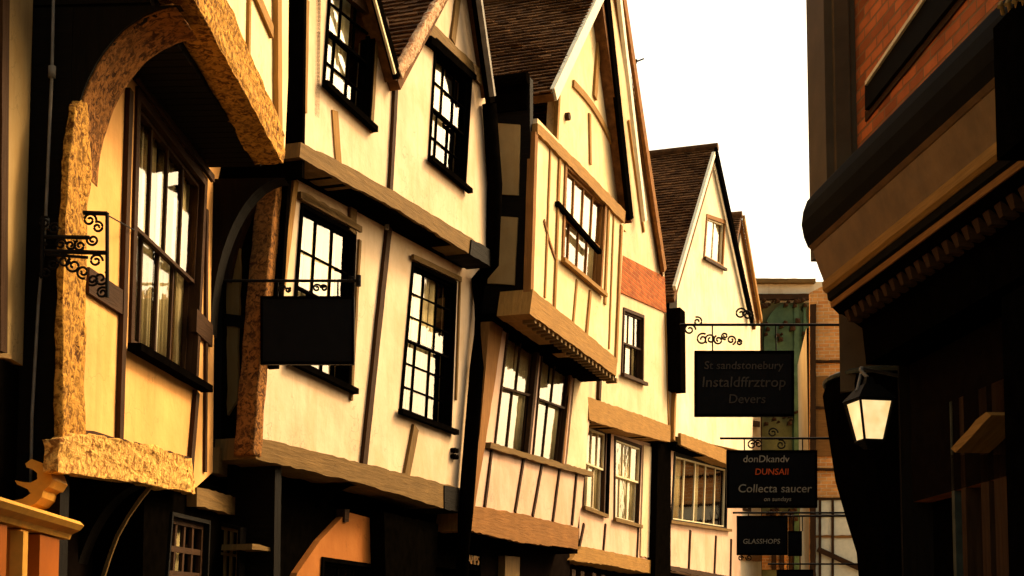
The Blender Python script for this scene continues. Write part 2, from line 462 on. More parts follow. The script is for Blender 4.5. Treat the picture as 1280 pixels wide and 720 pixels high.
def body(F, u0, u1, h, parent, off=-.36, back=5.0, mat=None, z0=0.0, name='wall'):
    """the solid mass of a house behind its front"""
    m = MB()
    m.fbox(F, u0, u1, z0, h, off - back, off)
    for i in range(len(m.mi)): m.mi[i] = 1
    # the street side, seen through the windows, is coloured dark like an unlit room
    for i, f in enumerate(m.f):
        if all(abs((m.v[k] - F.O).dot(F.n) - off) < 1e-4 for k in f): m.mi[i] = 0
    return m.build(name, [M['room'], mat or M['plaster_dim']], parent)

# ------------------------------------------------------------------ ground
m = MB(); m.hexa([(-120, -40, -.4), (160, -40, -.4), (160, 260, -.4), (-120, 260, -.4), (-120, -40, -.02), (160, -40, -.02), (160, 260, -.02), (-120, 260, -.02)])
structure(m.build('ground', M['slab_stone']))
def strip(pts_l, pts_r, z0, z1, name, mat):
    m = MB()
    for i in range(len(pts_l) - 1):
        a, c, d_, e = pts_l[i], pts_r[i], pts_r[i + 1], pts_l[i + 1]
        m.hexa([(*a, z0), (*c, z0), (*d_, z0), (*e, z0), (*a, z1), (*c, z1), (*d_, z1), (*e, z1)])
    return structure(m.build(name, mat))
CL = [(0, -6), (.05, 8), (1.0, 14), (2.8, 20), (4.2, 26), (5.2, 33)]
strip([(x - 1.15, y) for x, y in CL], [(x + 1.1, y) for x, y in CL], -.012, .03, 'road', M['cobble'])
strip([(x - 2.0, y) for x, y in CL], [(x - 1.15, y) for x, y in CL], -.011, .12, 'pavement', M['slab_stone'])
strip([(x + 1.1, y) for x, y in CL], [(x + 1.9, y) for x, y in CL], -.011, .12, 'pavement', M['slab_stone'])

# ================================================================== house with the lit window under the deep jetty
F1 = left_face(76, 7.7, 3.3)
h1 = thing('jettied_house', F1.O, 'nearest timber house, ochre wall with gnarled beams and one tall window under its deep jetty', 'house')
U1 = F1.uv((268, 400))[0]
win1 = [(170, 112), (256, 226), (244, 482), (161, 434)]
m = MB(); m.px(F1, [(78, 590), (96, 40), (130, 20), (285, 170), (269, 240), (266, 590), (242, 612)], -.13, 0, hp=[win1])
m.build('front_wall', M['plaster_ochre'], h1)
window(F1, win1, h1, cols=4, ru=1, rl=1, mid=.5, casing=.05, skew=8, curtain=(.0, .22, .27, .5, .54, .78, .84, .97), cmat=M['curtain'], bar=.03, frame=M['brown'], bars=M['brown'], sill=M['black'], hood=M['brown'], sill_out=.08)
# brown blind hung in the lower half of the window
qq = [F1.uv(p, 0) for p in win1]
MB().prism(F1, cell(qq, .1, .96, .53, .93), -.155, -.150).build('blind', M['curtain_brown'], h1)
body(F1, .02, U1 - .02, 5.0, h1, mat=M['dark'], back=4)
# timbers on the ochre wall
o = beam(F1, [(77, 570), (79, 400), (82, 300), (86, 200), (95, 132), (108, 118), (113, 200), (108, 300), (108, 560)], .006, .045, M['rough'], h1, 'corner_post', 'z'); roughen(o, .012, .035)
o = beam(F1, [(72, 590), (74, 549), (112, 543), (180, 556), (240, 572), (246, 618), (180, 604), (110, 596)], .01, .09, M['rough_pale'], h1, 'bressumer'); roughen(o, .014, .035)
post(F1, (165, 112), (152, 560), .07, -.02, .03, M['brown'], h1)
post(F1, (248, 490), (240, 590), .08, -.02, .03, M['brown'], h1)
post(F1, (260, 262), (258, 590), .05, -.02, .02, M['brown'], h1)
post(F1, (112, 350), (160, 382), .14, -.02, .025, M['brown'], h1, 'brace')
post(F1, (246, 400), (266, 420), .16, -.02, .025, M['brown'], h1, 'brace')
beam(F1, [(108, 538), (150, 548), (240, 572), (240, 579), (150, 557), (108, 547)], 0, .035, M['brown'], h1, 'rail')
# jetty: soffit, cove brackets, upper storey
JO = .56
zj = F1.uv((352, 203), JO)[1]; UJ = F1.uv((356, 150), JO)[0]
m = MB(); m.fbox(F1, -.02, UJ, zj + .02, zj + .12, -1.0, JO - .16)
for i in range(26):  # soffit boards
    u = i * UJ / 26; m.fbox(F1, u + .004, u + UJ / 26 - .006, zj + .0, zj + .03, -.1, JO - .16)
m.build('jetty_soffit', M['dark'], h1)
zc = F1.uv((265, 238))[1]
prof = [(-.02, zc - .12), (.0, zc - .12)] + [(JO * (1 - math.cos(t * math.pi / 2 / 8)), zc - .12 + (zj + .03 - zc + .12) * math.sin(t * math.pi / 2 / 8)) for t in range(1, 9)] + [(-.02, zj + .03)]
def curved_bracket(F, u0, u1, zl, zt, reach, w, mat, parent, name='bracket', n=14, rough=0, b=0.0):
    """knee bracket: solid spandrel between wall and jetty with a hollow curved underside"""
    FF = F.flank(u0)
    P = [(b + (reach - b) * (1 - math.cos(i / n * math.pi / 2)), zl + (zt - zl) * math.sin(i / n * math.pi / 2)) for i in range(n + 1)]
    poly = [(b - .06, zt)] + [(b - .06, zl)] + P if not rough else P + [(q[0] - w * (1 - .5 * k / n), q[1] + w * k / n * .6) for k, q in reversed(list(enumerate(P)))]
    o = MB().prism(FF, poly, -(u1 - u0), 0, along='z').build(name, mat, parent); recalc(o)
    if rough: roughen(o, rough, .05)
    return o
zb = F1.uv((100, 190))[1] - .1
curved_bracket(F1, .0, .40, zb, zj - .01, JO - .02, .05, M['rust'], h1, rough=.006)
curved_bracket(F1, -.02, .06, zb + .03, zj, JO - .0, .16, M['dark'], h1, 'spandrel')
curved_bracket(F1, U1 - .1, U1 + .08, F1.uv((268, 420))[1], zj, JO - .05, .12, M['dark'], h1)
o = beam(F1, [(170, -131), (242, 0), (300, 105), (355, 206), (356, 170), (346, 142), (320, 82), (284, 0), (245, -95)], JO - .17, JO + .03, M['rough'], h1, 'jetty_beam'); roughen(o, .011, .035)
m = MB(); m.px(F1, [(200, -260), (190, -150), (300, 60), (356, 190), (360, 100), (362, -150)], JO - .13, JO - .02)
m.build('upper_wall', M['plaster_yellow'], h1)
post(F1, (314, -40), (312, 84), .05, JO - .04, JO + .0, M['gold'], h1)
post(F1, (349, -160), (351, 190), .13, JO - .04, JO + .02, M['gold'], h1)
post(F1, (300, -60), (342, 40), .09, JO - .04, JO + .005, M['gold'], h1, 'brace')
zt1 = F1.uv((300, -300), JO)[1]
zt1 = 7.6
m = MB(); m.fbox(F1, 0, UJ - .1, zj + .1, zt1, -2.5, JO - .15); m.build('upper_flank', M['dark'], h1)
m = MB(); m.prism(F1, [(-.2, zt1), (UJ / 2, zt1 + 2.0), (UJ + .05, zt1)], JO - .2, JO + .0); m.build('gable_wall', M['plaster_yellow'], h1)
gable_roof(F1, (-.3, zt1 - .15), (UJ / 2, zt1 + 2.15), (UJ + .02, zt1 - .05), JO + .15, 4.5, h1)
# flank, pipe
FF1 = F1.flank(0)
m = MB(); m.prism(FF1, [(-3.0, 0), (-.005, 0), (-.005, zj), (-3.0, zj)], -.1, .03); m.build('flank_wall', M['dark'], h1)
m = MB()
pp = [FF1.P(*FF1.uv(p, .1), .1) for p in ((67, -10), (65, 90), (62, 160), (57, 280), (48, 380), (40, 520), (36, 720))]
m.tube(pp, .0085, 8)
for i in (1, 3): m.tube([pp[i] + Vector((0, 0, .03)), pp[i] - Vector((0, 0, .03))], .02, 8)
m.build('conduit', M['pipe'], h1, smooth=True)
# ground floor: recessed dark wall, curved braces, leaded shop window
gz = F1.uv((200, 606), -.2)[1]
sw = [(213, 641), (260, 652), (256, 760), (204, 760)]
ub = F1.uv((195, 600), .05)[0]
m = MB(); m.fbox(F1, .02, ub + .1, 0, gz + .4, -.8, -.45); m.prism(F1, [(ub + .1, 0), (3.8, 0), (3.8, gz + .4), (ub + .1, gz + .4)], -.42, -.05, holes=[[F1.uv(p, -.05) for p in sw]])
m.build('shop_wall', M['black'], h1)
window(F1, sw, h1, off=-.05, cols=4, ru=0, rl=3, casing=.02, bar=.04, stile=.04, curtain=(.0, .08, .25, .33, .5, .58), frame=M['dark'], bars=M['brown'], sill=None, name='leaded_window', depth=.06)
m = MB()
for u in (.65, ):
    pass
curved_bracket(F1, ub - .16, ub, 1.7, F1.uv((195, 606), .05)[1], .06, .1, M['dark'], h1, b=-.42)
post(F1.flank(ub - .16), (193, 602), (128, 722), .022, .0, .02, M['tan'], h1, 'lit_bracket_edge', bend=-.045)  # pale strip painted in as light along the bracket's curved edge
beam(F1, [(246, 608), (304, 624), (302, 646), (246, 632)], -.3, .02, M['tan'], h1, 'fascia')
beam(F1, [(300, 560), (312, 590)] and [(274, 560), (285, 562), (284, 596), (272, 592)], -.1, .02, M['tan'], h1, 'corbel')

# ================================================================== white pair of gables
F2 = left_face(345, 11.15, 19)
h2 = thing('gabled_house', F2.O, 'cream house with two steep gables and four dark sash windows', 'house')
w3, w4 = [(376, 256), (443, 292), (435, 486), (362, 452)], [(515, 329), (569, 354), (562, 538), (499, 514)]
m = MB(); m.px(F2, [(372, 150), (360, 230), (346, 330), (334, 430), (325, 570), (574, 634), (586, 520), (594, 420), (597, 370), (606, 300)], -.13, 0, hp=[w3, w4])
m.build('front_wall', M['plaster_cream'], h2)
UO = .27
w1, w2 = [(413, -42), (470, 3), (460, 158), (403, 106)], [(543, 60), (588, 101), (580, 236), (535, 199)]
m = MB(); m.px(F2, [(383, -50), (432, -138), (497, 92), (588, -60), (611, 110), (618, 200), (617, 270), (611, 322), (378, 196), (380, 120)], UO - .13, UO, hp=[w1, w2])
m.build('upper_wall', M['plaster_cream'], h2)
kw = dict(frame=M['black'], bars=M['black'], cols=3, casing=.016, depth=.07, stile=.02, bar=.011)
window(F2, w1, h2, off=UO, ru=2, rl=2, curtain=(0, .34, .38, .66), **kw)
window(F2, w2, h2, off=UO, ru=2, rl=2, curtain=(0, .3, .34, .56), hood=M['black'], **kw)
kw['casing'] = .022
window(F2, w3, h2, ru=2, rl=2, curtain=(0, .3, .33, .62, .65, .88), hood=M['tan'], **kw)
window(F2, w4, h2, ru=3, rl=3, curtain=(0, .28, .31, .6, .64, .8), hood=M['tan'], **kw)
UB = F2.uv((590, 420))[0]
body(F2, .15, UB - .1, 7.0, h2, off=-.36, mat=M['dark'])
# beams
beam(F2, [(322, 546), (450, 578), (560, 606), (574, 609), (572, 640), (450, 604), (320, 573)], -.3, .04, M['tan'], h2, 'bressumer')
beam(F2, [(556, 606), (578, 611), (576, 641), (556, 636)], -.31, .05, M['dark'], h2, 'beam_end')
beam(F2, [(376, 178), (420, 200), (500, 243), (612, 312), (610, 331), (500, 264), (420, 222), (374, 196)], UO - .2, UO + .035, M['tan'], h2, 'jetty_beam')
beam(F2, [(590, 299), (617, 314), (614, 334), (588, 318)], UO - .21, UO + .05, M['dark'], h2, 'beam_end')
m = MB(); a, c = F2.uv((378, 198), UO), F2.uv((610, 330), UO)
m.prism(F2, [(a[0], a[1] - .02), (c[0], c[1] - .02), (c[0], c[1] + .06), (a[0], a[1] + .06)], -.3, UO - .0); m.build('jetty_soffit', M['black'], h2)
# rusty near corner, uprights, pipes
o = beam(F2, [(348, 205), (358, 205), (345, 330), (336, 440), (326, 570), (316, 568), (326, 430), (336, 320)], -.1, .05, M['rust'], h2, 'corner_post', 'z'); roughen(o, .006, .05)
post(F2, (371, 225), (354, 360), .07, -.02, .025, M['gold'], h2)
post(F2, (364, 200), (347, 460), .05, .02, .1, M['black'], h2, 'downpipe')
post(F2, (488, 283), (456, 586), .085, -.02, .035, M['brown'], h2)
post(F2, (521, 534), (508, 602), .11, -.02, .03, M['tan'], h2)
post(F2, (443, 255), (441, 290), .12, -.02, .028, M['tan'], h2)
post(F2, (451, 300), (440, 500), .04, -.02, .02, M['tan'], h2)
post(F2, (576, 350), (571, 500), .03, -.02, .02, M['tan'], h2)
beam(F2, [(376, 238), (446, 276), (446, 284), (376, 247)], -.02, .045, M['tan'], h2)
post(F2, (497, 96), (489, 248), .06, UO - .02, UO + .03, M['brown'], h2)
post(F2, (419, 138), (424, 205), .10, UO - .02, UO + .012, M['gold'], h2)
post(F2, (474, 10), (465, 165), .05, UO - .02, UO + .02, M['tan'], h2)
post(F2, (385, 0), (382, 140), .05, UO - .02, UO + .012, M['gold'], h2)
beam(F2, [(536, 24), (606, 92), (608, 112), (536, 42)], UO - .02, UO + .03, M['tan'], h2)
beam(F2, [(440, -12), (486, 24), (487, 38), (440, 0)], UO - .02, UO + .03, M['brown'], h2)
post(F2, (577, -30), (567, 52), .10, UO - .02, UO + .025, M['tan'], h2)
beam(F2, [(540, 44), (592, 93), (592, 100), (540, 54)], UO - .01, UO + .07, M['black'], h2, 'drip_board')
# gable verges
def verge(F, pa, pb, w, off, mat, parent, th=.05, name='bargeboard'):
    return post(F, pa, pb, w, off, off + th, mat, parent, name, jit=.002)
verge(F2, (500, 96), (435, -142), .09, UO + .10, M['black'], h2)
verge(F2, (495, 92), (431, -142), .028, UO + .15, M['cream_board'], h2, th=.02)
o = verge(F2, (500, 92), (588, -62), .10, UO + .10, M['lime'], h2); roughen(o, .013, .04)
verge(F2, (616, 128), (590, -62), .15, UO + .10, M['black'], h2)
verge(F2, (619, 120), (594, -60), .05, UO + .16, M['pipe'], h2)
verge(F2, (378, -40), (432, -142), .10, UO + .10, M['black'], h2)
def uvz(F, p, off, dz=0): q = F.uv(p, off); return (q[0], q[1] + dz)
gable_roof(F2, uvz(F2, (380, -36), UO + .1), uvz(F2, (432, -145), UO + .1, .05), uvz(F2, (499, 96), UO + .1), UO + .10, 4.5, h2)
gable_roof(F2, uvz(F2, (497, 100), UO + .1), uvz(F2, (589, -66), UO + .1, .05), uvz(F2, (617, 120), UO + .1), UO + .10, 4.5, h2)
m = MB(); e0, e1 = F2.uv((497, 100), UO), F2.uv((611, 120), UO)
m.tube([F2.P(*F2.uv((614, 130), UO + .1), UO + .08), F2.P(*F2.uv((621, 230), UO + .1), UO + .08), F2.P(*F2.uv((617, 330), UO + .06), UO + .04), F2.P(*F2.uv((598, 350), .06), .06), F2.P(*F2.uv((596, 460), .1), .1), F2.P(*F2.uv((582, 640), .1), .1), F2.P(*F2.uv((575, 760), .05), .05)], .075, 10)
m.build('downpipe', M['black'], h2, smooth=True)  # black pipe, made thick enough to fill the gap between the houses
m = MB(); a_ = F2.uv((570, 567), .04); 
for du in (-.03, .03):
    for dz in (-.03, .03): m.tube([F2.P(a_[0] + du, a_[1] + dz, .0), F2.P(a_[0] + du, a_[1] + dz, .05)], .024, 8)
m.build('iron_boss', M['black'], h2)
m = MB(); q = F2.uv((484, 287), .05)
m.tube([F2.P(q[0], q[1] + .2, .06), F2.P(q[0], q[1] + .1, .05), F2.P(q[0] - .01, q[1], .05)], .022, 8); m.build('pipe_joint', M['pipe'], h2)
# near flank with plaster panels in dark framing
FF2 = F2.flank(0)
zA, zB = FF2.uv((330, 575))[1], FF2.uv((345, 150))[1]
m = MB(); m.prism(FF2, [(-2.2, 0), (-.02, 0), (-.02, 7.0), (-2.2, 7.0)], -.1, .0)
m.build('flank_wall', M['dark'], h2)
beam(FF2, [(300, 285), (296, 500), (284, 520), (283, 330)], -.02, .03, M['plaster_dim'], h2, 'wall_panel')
curved = MB(); 
post(FF2, (322, 232), (278, 350), .12, .0, .07, M['brown'], h2, 'brace', bend=-.05)
window(FF2, [(266, 652), (302, 660), (298, 760), (264, 760)], h2, off=.16, cols=3, ru=0, rl=3, casing=.02, bar=.02, curtain=None, frame=M['dark'], bars=M['tan'], sill=None, name='side_window', depth=.03)
post(FF2, (276, 250), (272, 560), .05, .0, .07, M['dark'], h2, 'post')
beam(FF2, [(270, 390), (305, 396), (305, 410), (270, 405)], .0, .06, M['dark'], h2, 'rail')
uL = F2.uv((378, 190), UO)[0]; FU2 = F2.flank(uL - .012)
m = MB(); m.prism(FU2, [(-1.8, zB - .55), (UO + .02, zB - .55), (UO + .02, zB + 2.9), (-1.8, zB + 2.9)], -.012, .03); m.build('corner_board', M['black'], h2)
m = MB(); m.prism(FF2, [(-1.8, zB), (UO - .0, zB), (UO - .0, zB + 2.3), (-1.8, zB + 2.3)], -.08, .0); m.build('upper_flank', M['black'], h2)
# ground floor
gz2 = F2.uv((450, 608), -.2)[1]
gw = [(402, 697), (466, 706), (464, 790), (398, 790)]
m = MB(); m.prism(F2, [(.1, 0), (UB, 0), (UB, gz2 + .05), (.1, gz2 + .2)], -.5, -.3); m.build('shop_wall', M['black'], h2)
m = MB(); m.px(F2, [(434, 640), (492, 655), (484, 800), (340, 800), (372, 716), (400, 676)], -.30, -.24, hp=[gw]); m.build('render_panel', M['plaster_orange'], h2)
window(F2, gw, h2, off=-.24, cols=3, ru=0, rl=3, casing=.03, curtain=None, frame=M['black'], sill=None, depth=.02, name='shop_window')
ub = F2.uv((436, 612), .0)[0]; curved_bracket(F2, ub, ub + .16, 1.75, F2.uv((436, 604), .0)[1], .0, .2, M['black'], h2, b=-.55)
beam(F2, [(431, 636), (437, 637), (436, 652), (431, 652)], -.3, -.22, M['brown'], h2, 'corbel')
beam(F2, [(316, 680), (350, 686), (349, 692), (315, 686)], -.3, -.05, M['tan'], h2, 'shop_ledge')
beam(F2, [(322, 700), (352, 706), (350, 800), (322, 800)], -.3, -.2, M['black'], h2, 'shop_door')
beam(F2, [(480, 640), (548, 655), (540, 800), (484, 800)], -.3, -.1, M['black'], h2, 'shop_front')

# ================================================================== bay-fronted house
F3 = left_face(598, 15.0, 19)
BO = .46
h3 = thing('bay_house', F3.O, 'tall house with projecting yellow upper bay, black timber flank and white-edged gable', 'house')
w5 = [(706, 203), (757, 251), (750, 366), (702, 326)]
m = MB(); m.px(F3, [(672, 148), (781, 264), (776, 360), (771, 456), (665, 372), (668, 260)], BO - .13, BO, hp=[w5])
m.build('bay_wall', M['plaster_yellow'], h3)
window(F3, w5, h3, off=BO, cols=4, ru=1, rl=1, mid=.52, frame=M['honey'], bars=M['honey'], sill=M['gold'], curtain=(0, .3, .33, .62, .66, .97), casing=.05, bar=.03, depth=.05)
post(F3, (699, 254), (752, 315), .05, BO, BO + .05, M['black'], h3, 'window_bar')
beam(F3, [(666, 362), (720, 405), (772, 449), (770, 470), (715, 430), (662, 392)], BO - .3, BO + .05, M['gold'], h3, 'bressumer')
post(F3, (671, 166), (665, 372), .09, BO - .05, BO + .03, M['honey'], h3)
post(F3, (701, 190), (694, 392), .06, BO - .02, BO + .02, M['gold'], h3)
post(F3, (762, 262), (757, 380), .07, BO - .02, BO + .02, M['gold'], h3)
post(F3, (739, 364), (734, 420), .07, BO - .02, BO + .02, M['gold'], h3)
post(F3, (778, 282), (771, 452), .07, BO - .05, BO + .025, M['gold'], h3)
post(F3, (689, 182), (682, 372), .04, BO - .02, BO + .015, M['gold'], h3)
post(F3, (722, 350), (717, 406), .05, BO - .02, BO + .015, M['gold'], h3)
post(F3, (768, 268), (762, 436), .04, BO - .02, BO + .015, M['gold'], h3)
post(F3, (681, 275), (697, 328), .035, BO - .02, BO + .015, M['honey'], h3, 'brace', bend=-.03)
beam(F3, [(672, 153), (725, 204), (782, 264), (781, 279), (725, 220), (672, 166)], BO - .3, BO + .04, M['gold'], h3, 'tie_beam')
GO = .36
m = MB(); m.px(F3, [(694, 190), (698, 112), (757, -8), (787, 262), (783, 290)], GO - .12, GO)
m.build('gable_wall', M['plaster_yellow'], h3)
post(F3, (752, 18), (745, 122), .12, GO - .02, GO + .03, M['gold'], h3)
post(F3, (738, 142), (739, 205), .07, GO - .02, GO + .02, M['gold'], h3)
post(F3, (718, 104), (775, 200), .09, GO - .02, GO + .025, M['gold'], h3, 'brace', bend=.12)
post(F3, (700, 118), (697, 175), .06, GO - .02, GO + .025, M['gold'], h3)
m = MB(); q = F3.uv((707, 146), GO); m.tube([F3.P(q[0], q[1], GO), F3.P(q[0], q[1], GO + .05)], .045, 10); m.build('iron_boss', M['brown'], h3)
verge(F3, (695, 118), (757, -14), .14, GO + .12, M['white_board'], h3)
verge(F3, (790, 274), (759, -16), .20, GO + .12, M['black'], h3)
fl, ap, fr = uvz(F3, (697, 116), GO + .2), uvz(F3, (758, -14), GO + .2, .04), uvz(F3, (797, 276), GO + .2)
gable_roof(F3, fl, ap, fr, GO + .14, 5, h3)
FB3 = F3.flank(F3.uv((665, 300), BO)[0])
# flank: dark frame with two dim plaster panels
b0 = F3.uv((668, 392), BO)[1]; b1 = F3.uv((690, 118), BO)[1]
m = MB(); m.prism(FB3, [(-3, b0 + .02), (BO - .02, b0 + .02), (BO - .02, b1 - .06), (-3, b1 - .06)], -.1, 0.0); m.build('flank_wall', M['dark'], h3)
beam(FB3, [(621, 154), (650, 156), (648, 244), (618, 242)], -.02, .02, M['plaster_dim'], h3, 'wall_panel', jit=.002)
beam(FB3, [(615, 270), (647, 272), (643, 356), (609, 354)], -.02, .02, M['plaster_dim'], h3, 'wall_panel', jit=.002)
m = MB(); m.tube([FB3.P(-1.6, fl[1] - .08, .12), FB3.P(BO + .0, fl[1] - .08, .12)], .065, 10); m.build('gutter', M['black'], h3)
m = MB(); m.prism(FB3, [(-3, b1 - .4), (BO - .05, b1 - .4), (BO - .05, b1 - .02), (-3, b1 - .02)], -.1, .03); m.build('eaves_board', M['black'], h3)
body(F3, F3.uv((625, 300))[0] + .2, F3.uv((741, 500))[0] - .1, 7.2, h3, off=-.28, mat=M['dark'])
# soffit and dentil edge below the bay
m = MB(); a, c = F3.uv((663, 390), BO), F3.uv((770, 470), BO)
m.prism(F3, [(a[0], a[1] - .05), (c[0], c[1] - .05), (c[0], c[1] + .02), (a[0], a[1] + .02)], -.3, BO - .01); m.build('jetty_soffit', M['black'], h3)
m = MB()
for i in range(22):
    t = (i + .5) / 22; u = a[0] + (c[0] - a[0]) * t; z = a[1] + (c[1] - a[1]) * t
    m.fbox(F3, u - .03, u + .03, z - .10, z - .045, BO - .1, BO + .03)
m.build('dentils', M['tan'], h3)
# lower storey: wide bay window band over pale panels
wa, wb = [(634, 412), (672, 424), (659, 570), (617, 560)], [(678, 428), (715, 444), (700, 582), (665, 572)]
wc = [(719, 470), (738, 474), (735, 592), (712, 586)]
m = MB(); m.px(F3, [(628, 380), (618, 460), (606, 560), (592, 640), (720, 672), (728, 620), (741, 480), (745, 420), (700, 380)], -.12, 0, hp=[wa, wb])
m.build('front_wall', M['plaster_pink'], h3)
for w_ in (wa, wb):
    window(F3, w_, h3, cols=2, ru=1, rl=1, mid=.48, casing=.018, bar=.026, frame=M['brown'], bars=M['brown'], sill=None, curtain=(0, .5, .53, 1), depth=.012, skew=.5, name='casement_window')
beam(F3, [(612, 402), (630, 402), (606, 560), (592, 642), (587, 642), (600, 540)], -.1, .03, M['honey'], h3, 'corner_post', 'z')
beam(F3, [(614, 553), (700, 578), (742, 590), (742, 596), (700, 585), (613, 560)], 0, .06, M['tan'], h3, 'rail')
beam(F3, [(590, 632), (650, 642), (724, 660), (722, 686), (650, 678), (586, 663)], -.3, .05, M['honey'], h3, 'bressumer')
for p0, p1 in (((616, 562), (607, 634)), ((656, 572), (645, 640)), ((679, 578), (667, 645)), ((701, 583), (692, 652)), ((722, 590), (716, 656))):
    post(F3, p0, p1, .045, -.02, .02, M['brown'], h3)
post(F3, (675, 424), (661, 572), .08, -.02, .03, M['brown'], h3, 'mullion')
post(F3, (717, 440), (704, 580), .06, -.02, .02, M['honey'], h3)
beam(F3, [(720, 462), (737, 466), (732, 590), (708, 584)], -.02, .02, M['plaster_pale'], h3, 'plaster_strip', 'z')  # paler plaster laid over the wall as its lit strip
m = MB(); a, c = F3.uv((588, 662), .0), F3.uv((722, 686), .0)
m.prism(F3, [(a[0], a[1] - .06), (c[0], c[1] - .06), (c[0], c[1] + .02), (a[0], a[1] + .02)], -.6, .0); m.build('soffit', M['black'], h3)
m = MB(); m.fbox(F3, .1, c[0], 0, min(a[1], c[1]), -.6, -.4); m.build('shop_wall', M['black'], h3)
beam(F3, [(632, 694), (650, 697), (648, 800), (628, 800)], -.4, -.2, M['tan'], h3, 'pilaster', 'z')
# fascia sign with gilt lettering
def text(body_, F, pc, w, off, mat, parent, th=.008, name='lettering', shear=0):
    cu = bpy.data.curves.new('txt', 'FONT'); cu.body = body_; cu.extrude = th / 2; cu.align_x = 'CENTER'; cu.align_y = 'CENTER'; cu.shear = shear; cu.resolution_u = 3
    t = bpy.data.objects.new('txt', cu); COL.objects.link(t)
    dg = bpy.context.evaluated_depsgraph_get(); me = bpy.data.meshes.new_from_object(t.evaluated_get(dg))
    bpy.data.objects.remove(t)
    xs = [v.co.x for v in me.vertices]; k = w / (max(xs) - min(xs)); mid_ = (max(xs) + min(xs)) / 2
    u, z = F.uv(pc, off); root = parent
    while root.parent: root = root.parent
    for v in me.vertices: v.co = F.P(u + (v.co.x - mid_) * k, z + v.co.y * k, off + v.co.z) - root.location
    me.materials.clear(); me.materials.append(mat)
    o = bpy.data.objects.new(name, me); COL.objects.link(o); o.parent = parent; return o
fb = beam(F3, [(536, 684), (626, 694), (624, 716), (534, 708)], -.4, -.3, M['black'], h3, 'fascia_board')
text('STAMPS', F3, (589, 700), .46, -.292, M['letter_g'], fb)

# ================================================================== house with brick band
F4 = left_face(722, 19.2, 20)
h4 = thing('brick_band_house', F4.O, 'pale gabled house with an orange brick band above its small sash window', 'house')
TO = .25
w6 = [(779, 385), (804, 395), (803, 479), (776, 468)]
m = MB(); m.px(F4, [(680, 190), (762, -75), (773, 0), (830, 335), (833, 392), (837, 540), (730, 500)], TO - .12, TO, hp=[w6])
m.build('upper_wall', M['plaster_pale'], h4)
window(F4, w6, h4, off=TO, cols=3, ru=1, rl=1, mid=.5, frame=M['brown'], bars=M['brown'], sill=M['brown'], curtain=(0, .3, .4, .85), casing=.035, depth=.05)
beam(F4, [(745, 303), (780, 320), (831, 346), (833, 391), (777, 366), (745, 350)], TO - .03, TO + .02, M['brick_o'], h4, 'brick_band', jit=0)
verge(F4, (808, 276), (768, -75), .12, TO + .10, M['white_board'], h4)
post(F4, (806, 290), (787, 150), .06, TO, TO + .03, M['gold'], h4)
verge(F4, (832, 338), (770, -78), .16, TO + .05, M['tile_edge'], h4, name='tile_verge')
gable_roof(F4, uvz(F4, (672, 200), TO + .1), uvz(F4, (764, -84), TO + .1), uvz(F4, (835, 342), TO + .1), TO + .04, 5, h4)
post(F4, (832, 392), (837, 540), .05, TO - .02, TO + .015, M['gold'], h4)
beam(F4, [(735, 496), (785, 513), (838, 532), (838, 553), (785, 540), (737, 525)], TO - .3, TO + .05, M['gold'], h4, 'bressumer')
post(F4, (752, 460), (750, 500), .09, TO - .02, TO + .04, M['brown'], h4)
m = MB(); a, c = F4.uv((735, 524), TO), F4.uv((837, 552), TO)
m.prism(F4, [(a[0], a[1] - .03), (c[0], c[1] - .03), (c[0], c[1] + .05), (a[0], a[1] + .05)], -.3, TO - .01); m.build('jetty_soffit', M['black'], h4)
wa, wb = [(732, 530), (757, 540), (754, 644), (728, 634)], [(768, 546), (801, 558), (797, 657), (767, 649)]
m = MB(); m.px(F4, [(726, 500), (724, 690), (818, 712), (822, 620), (826, 520)], -.12, 0, hp=[wa, wb]); m.build('front_wall', M['plaster_pink'], h4)
for w_ in (wa, wb):
    window(F4, w_, h4, cols=3, ru=1, rl=1, mid=.45, casing=.03, bar=.025, frame=M['brown'], bars=M['cream_board'], sill=M['tan'], curtain=(0, .5, .53, 1), depth=.012, name='casement_window', skew=.5, sill_out=.04)
post(F4, (763, 535), (760, 645), .09, -.02, .03, M['black'], h4, 'mullion')
post(F4, (758, 655), (755, 690), .04, -.02, .02, M['brown'], h4); post(F4, (799, 660), (797, 700), .04, -.02, .02, M['brown'], h4)
post(F4, (731, 655), (724, 690), .05, -.02, .02, M['brown'], h4)
beam(F4, [(805, 556), (821, 561), (816, 698), (801, 695)], -.02, .02, M['plaster_pale'], h4, 'plaster_strip', 'z')
beam(F4, [(727, 683), (770, 691), (819, 702), (818, 718), (770, 708), (714, 700)], -.3, .05, M['gold'], h4, 'bressumer')
beam(F4, [(823, 545), (839, 550), (838, 800), (817, 800)], -.3, .12, M['black'], h4, 'party_post', 'z')
u4 = F4.uv((830, 600))[0]
body(F4, -.3, u4, 6.8, h4, off=-.3, mat=M['dark'])
m = MB(); m.fbox(F4, -.2, u4, 0, F4.uv((770, 706))[1], -.5, -.3); m.build('shop_wall', M['black'], h4)
m = MB()
for i in range(9):
    q = F4.uv((700 + i * 13, 703 + i * 2.4), -.1); m.fbox(F4, q[0], q[0] + .16, q[1] - .2, q[1] - .06, -.3, -.1 + .02 * (i % 2))
m.build('shop_dentils', M['brown'], h4)

